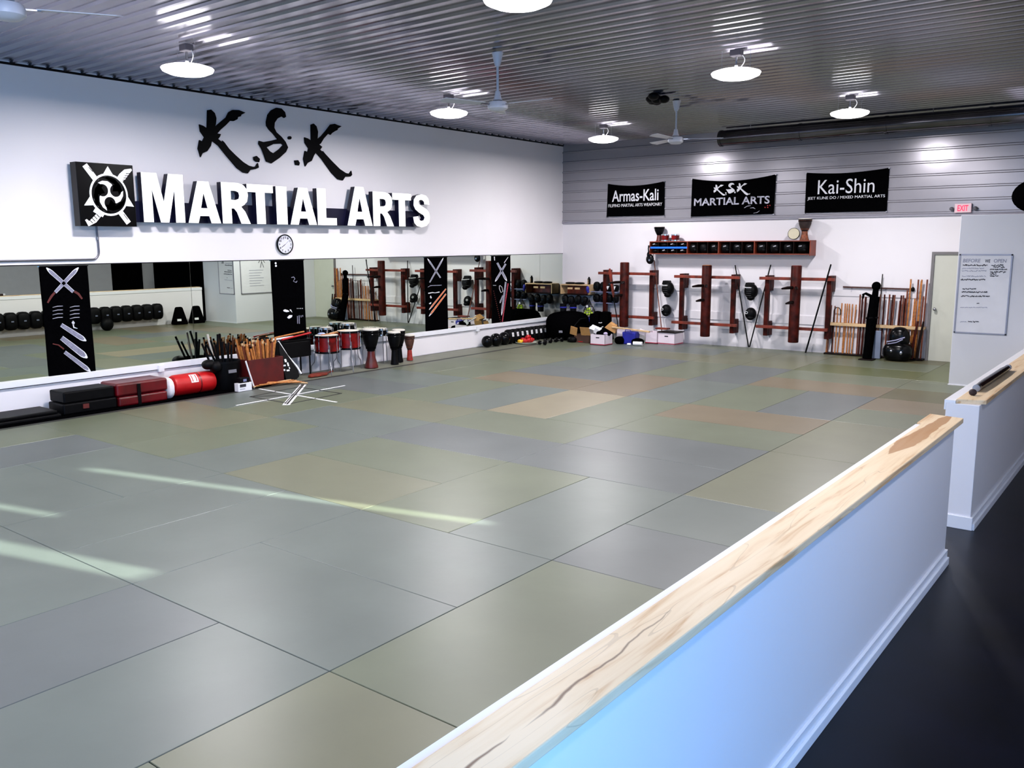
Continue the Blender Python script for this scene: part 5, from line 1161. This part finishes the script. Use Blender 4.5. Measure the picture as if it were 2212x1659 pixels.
def scribble(x0, x1, y, amp, mat, w=5):
    n = int((x1-x0)/9); pts = [(x0+(x1-x0)*k/n, y+rr.uniform(-amp, amp)) for k in range(n+1)]; k = 0
    while k < n:
        m_ = rr.randint(4, 8); seg = pts[k:k+m_+1]; k += m_+1
        if len(seg) > 2:
            P = [at(*pz(a, b, *ZW), 1, YBX-.012) for a, b in seg]
            MB().tube(P, w*.0014, 4).build('handwriting', mat, t)
for x0, x1, y, a, mt in ((905, 1305, 248, 12, INK), (1370, 1560, 245, 11, INK), (1400, 1580, 278, 10, INK), (890, 1260, 300, 10, INKF), (1345, 1620, 315, 10, INK), (885, 1285, 340, 10, INKF), (1350, 1605, 360, 12, INK),
    (1345, 1450, 392, 9, INK), (1345, 1500, 424, 9, INK), (890, 1280, 428, 9, INKF), (870, 1285, 480, 13, INK), (900, 1115, 632, 10, INK), (885, 1310, 685, 12, INK), (875, 1340, 752, 12, INK), (1130, 1190, 868, 7, INK), (860, 960, 1168, 7, INKF), (990, 1160, 1168, 9, INK), (860, 1320, 935, 6, INKF)):
    scribble(x0, x1, y, a, mt, 5 if mt is INK else 3.5)
t = thing('whiteboard', 'wide whiteboard with a figure drawing, seen only in the mirror', 'whiteboard', (XB, 16.3, .83))
wb(t, 15.2, 17.2, .83, 2.03, 'x')
for k in range(7):
    for c in (15.5, 16.3): MB().box((XB-.014, c, 1.5-k*.075), (XB-.010, c+.5-.06*(k % 3), 1.51-k*.075)).build('handwriting', INKF, t)
fx = XB-.013
MB().tube([(fx, 15.95, 1.92), (fx, 15.95, 1.75), (fx, 15.90, 1.58)], .008, 5).tube([(fx, 15.95, 1.75), (fx, 16.02, 1.58)], .008, 5).tube([(fx, 15.84, 1.72), (fx, 15.95, 1.86), (fx, 16.06, 1.72)], .008, 5).ell((fx, 15.95, 1.95), (.003, .03, .035)).build('figure_drawing', INK, t)

# ================================================================ MAT SIDE OF THE FAR DIVIDER (seen in the mirror)
for k in range(18):
    yy = 8.2+k*.30; r = .17
    t = thing('kick_shield', 'black round-topped kick shield leaning on the half wall, seen in the mirror', 'kick shield', (10.72, yy, 0), 'black kick shields along the half wall')
    MB().ell((10.71, yy, .40), (.135, .156, .225), p=.6).build('shield_pad', BLACK, t, smooth=True)
    MB().obox((10.572, yy, .40), (.006, .06, .03), (0, 0, 0)).build('shield_logo', pm('grey_blue_logo', (.15, .17, .25), .6), t)
tag(MB().ell((10.45, 11.7, .17), (.15, .17, .18)).build('black_ball', BLACK, smooth=True), 'black ball on the mat before the half wall, seen in the mirror', 'ball')
for k, yy in enumerate((13.85, 14.4)):
    t = thing('gym_bag', ['black slumped gym bag with white logo at the half wall end, left in the mirror', 'black slumped gym bag with white logo at the half wall end, right in the mirror'][k], 'bag', (10.45, yy, 0))
    MB().obox((10.5, yy, .25), (.3, .42, .5), (0, 0, .1), .45).build('bag_body', BLKCLOTH, t, bevel=.04); MB().obox((10.34, yy-.1, .14), (.006, .12, .06), (0, .1, .1)).build('white_logo', WHITEP, t)

# ================================================================ THINGS ON / BY THE HALF WALL
p = F(2150, 812, 1.05)
t = thing('shaker_bottle', 'dark bottle with a pale end lying on the far maple cap', 'bottle', (11.0, 9.0, 1.018))
a, b = F(2124, 838, 1.05), F(2166, 794, 1.05); a.x = 10.98; b.x = 10.99
MB().tube([a, a.lerp(b, .2), a.lerp(b, .8), b], [.028, .034, .034, .026], 14).build('bottle_body', pm('dark_brown_bottle', (.02, .008, .008), .2, var=.5, scale=30), t, smooth=True)
MB().tube([b, b+(b-a).normalized()*.05], .03, 14).build('bottle_cap', pm('grey_white_cap', (.5, .5, .55), .4), t, smooth=True)
MB().tube([a-(b-a).normalized()*.05, a+(b-a).normalized()*.02], .03, 14).build('bottle_lid', STEEL, t, smooth=True)
q = F(2130, 850, 1.045)
m = MB().ell((10.99, F(2128, 847, 1.04).y-.1, 1.045), (.03, .03, .027)); tag(m.build('black_burr_ball', pm('dark_rough_rubber', (.02, .006, .008), .6, bump=.8, scale=30), smooth=True), 'small dark rough ball on the far cap before the bottle', 'ball')
p = F(1862, 1000, .08)
g = at(1866, 986, 0, 10.72)
tag(MB().ell((10.74, g.y, .28), (.12, .2, .30), p=.7).build('brown_bag', pm('dark_brown_leather', (.09, .03, .02), .5, var=.4), smooth=True), 'dark brown bag just peeking over the near half wall from the mats', 'bag')
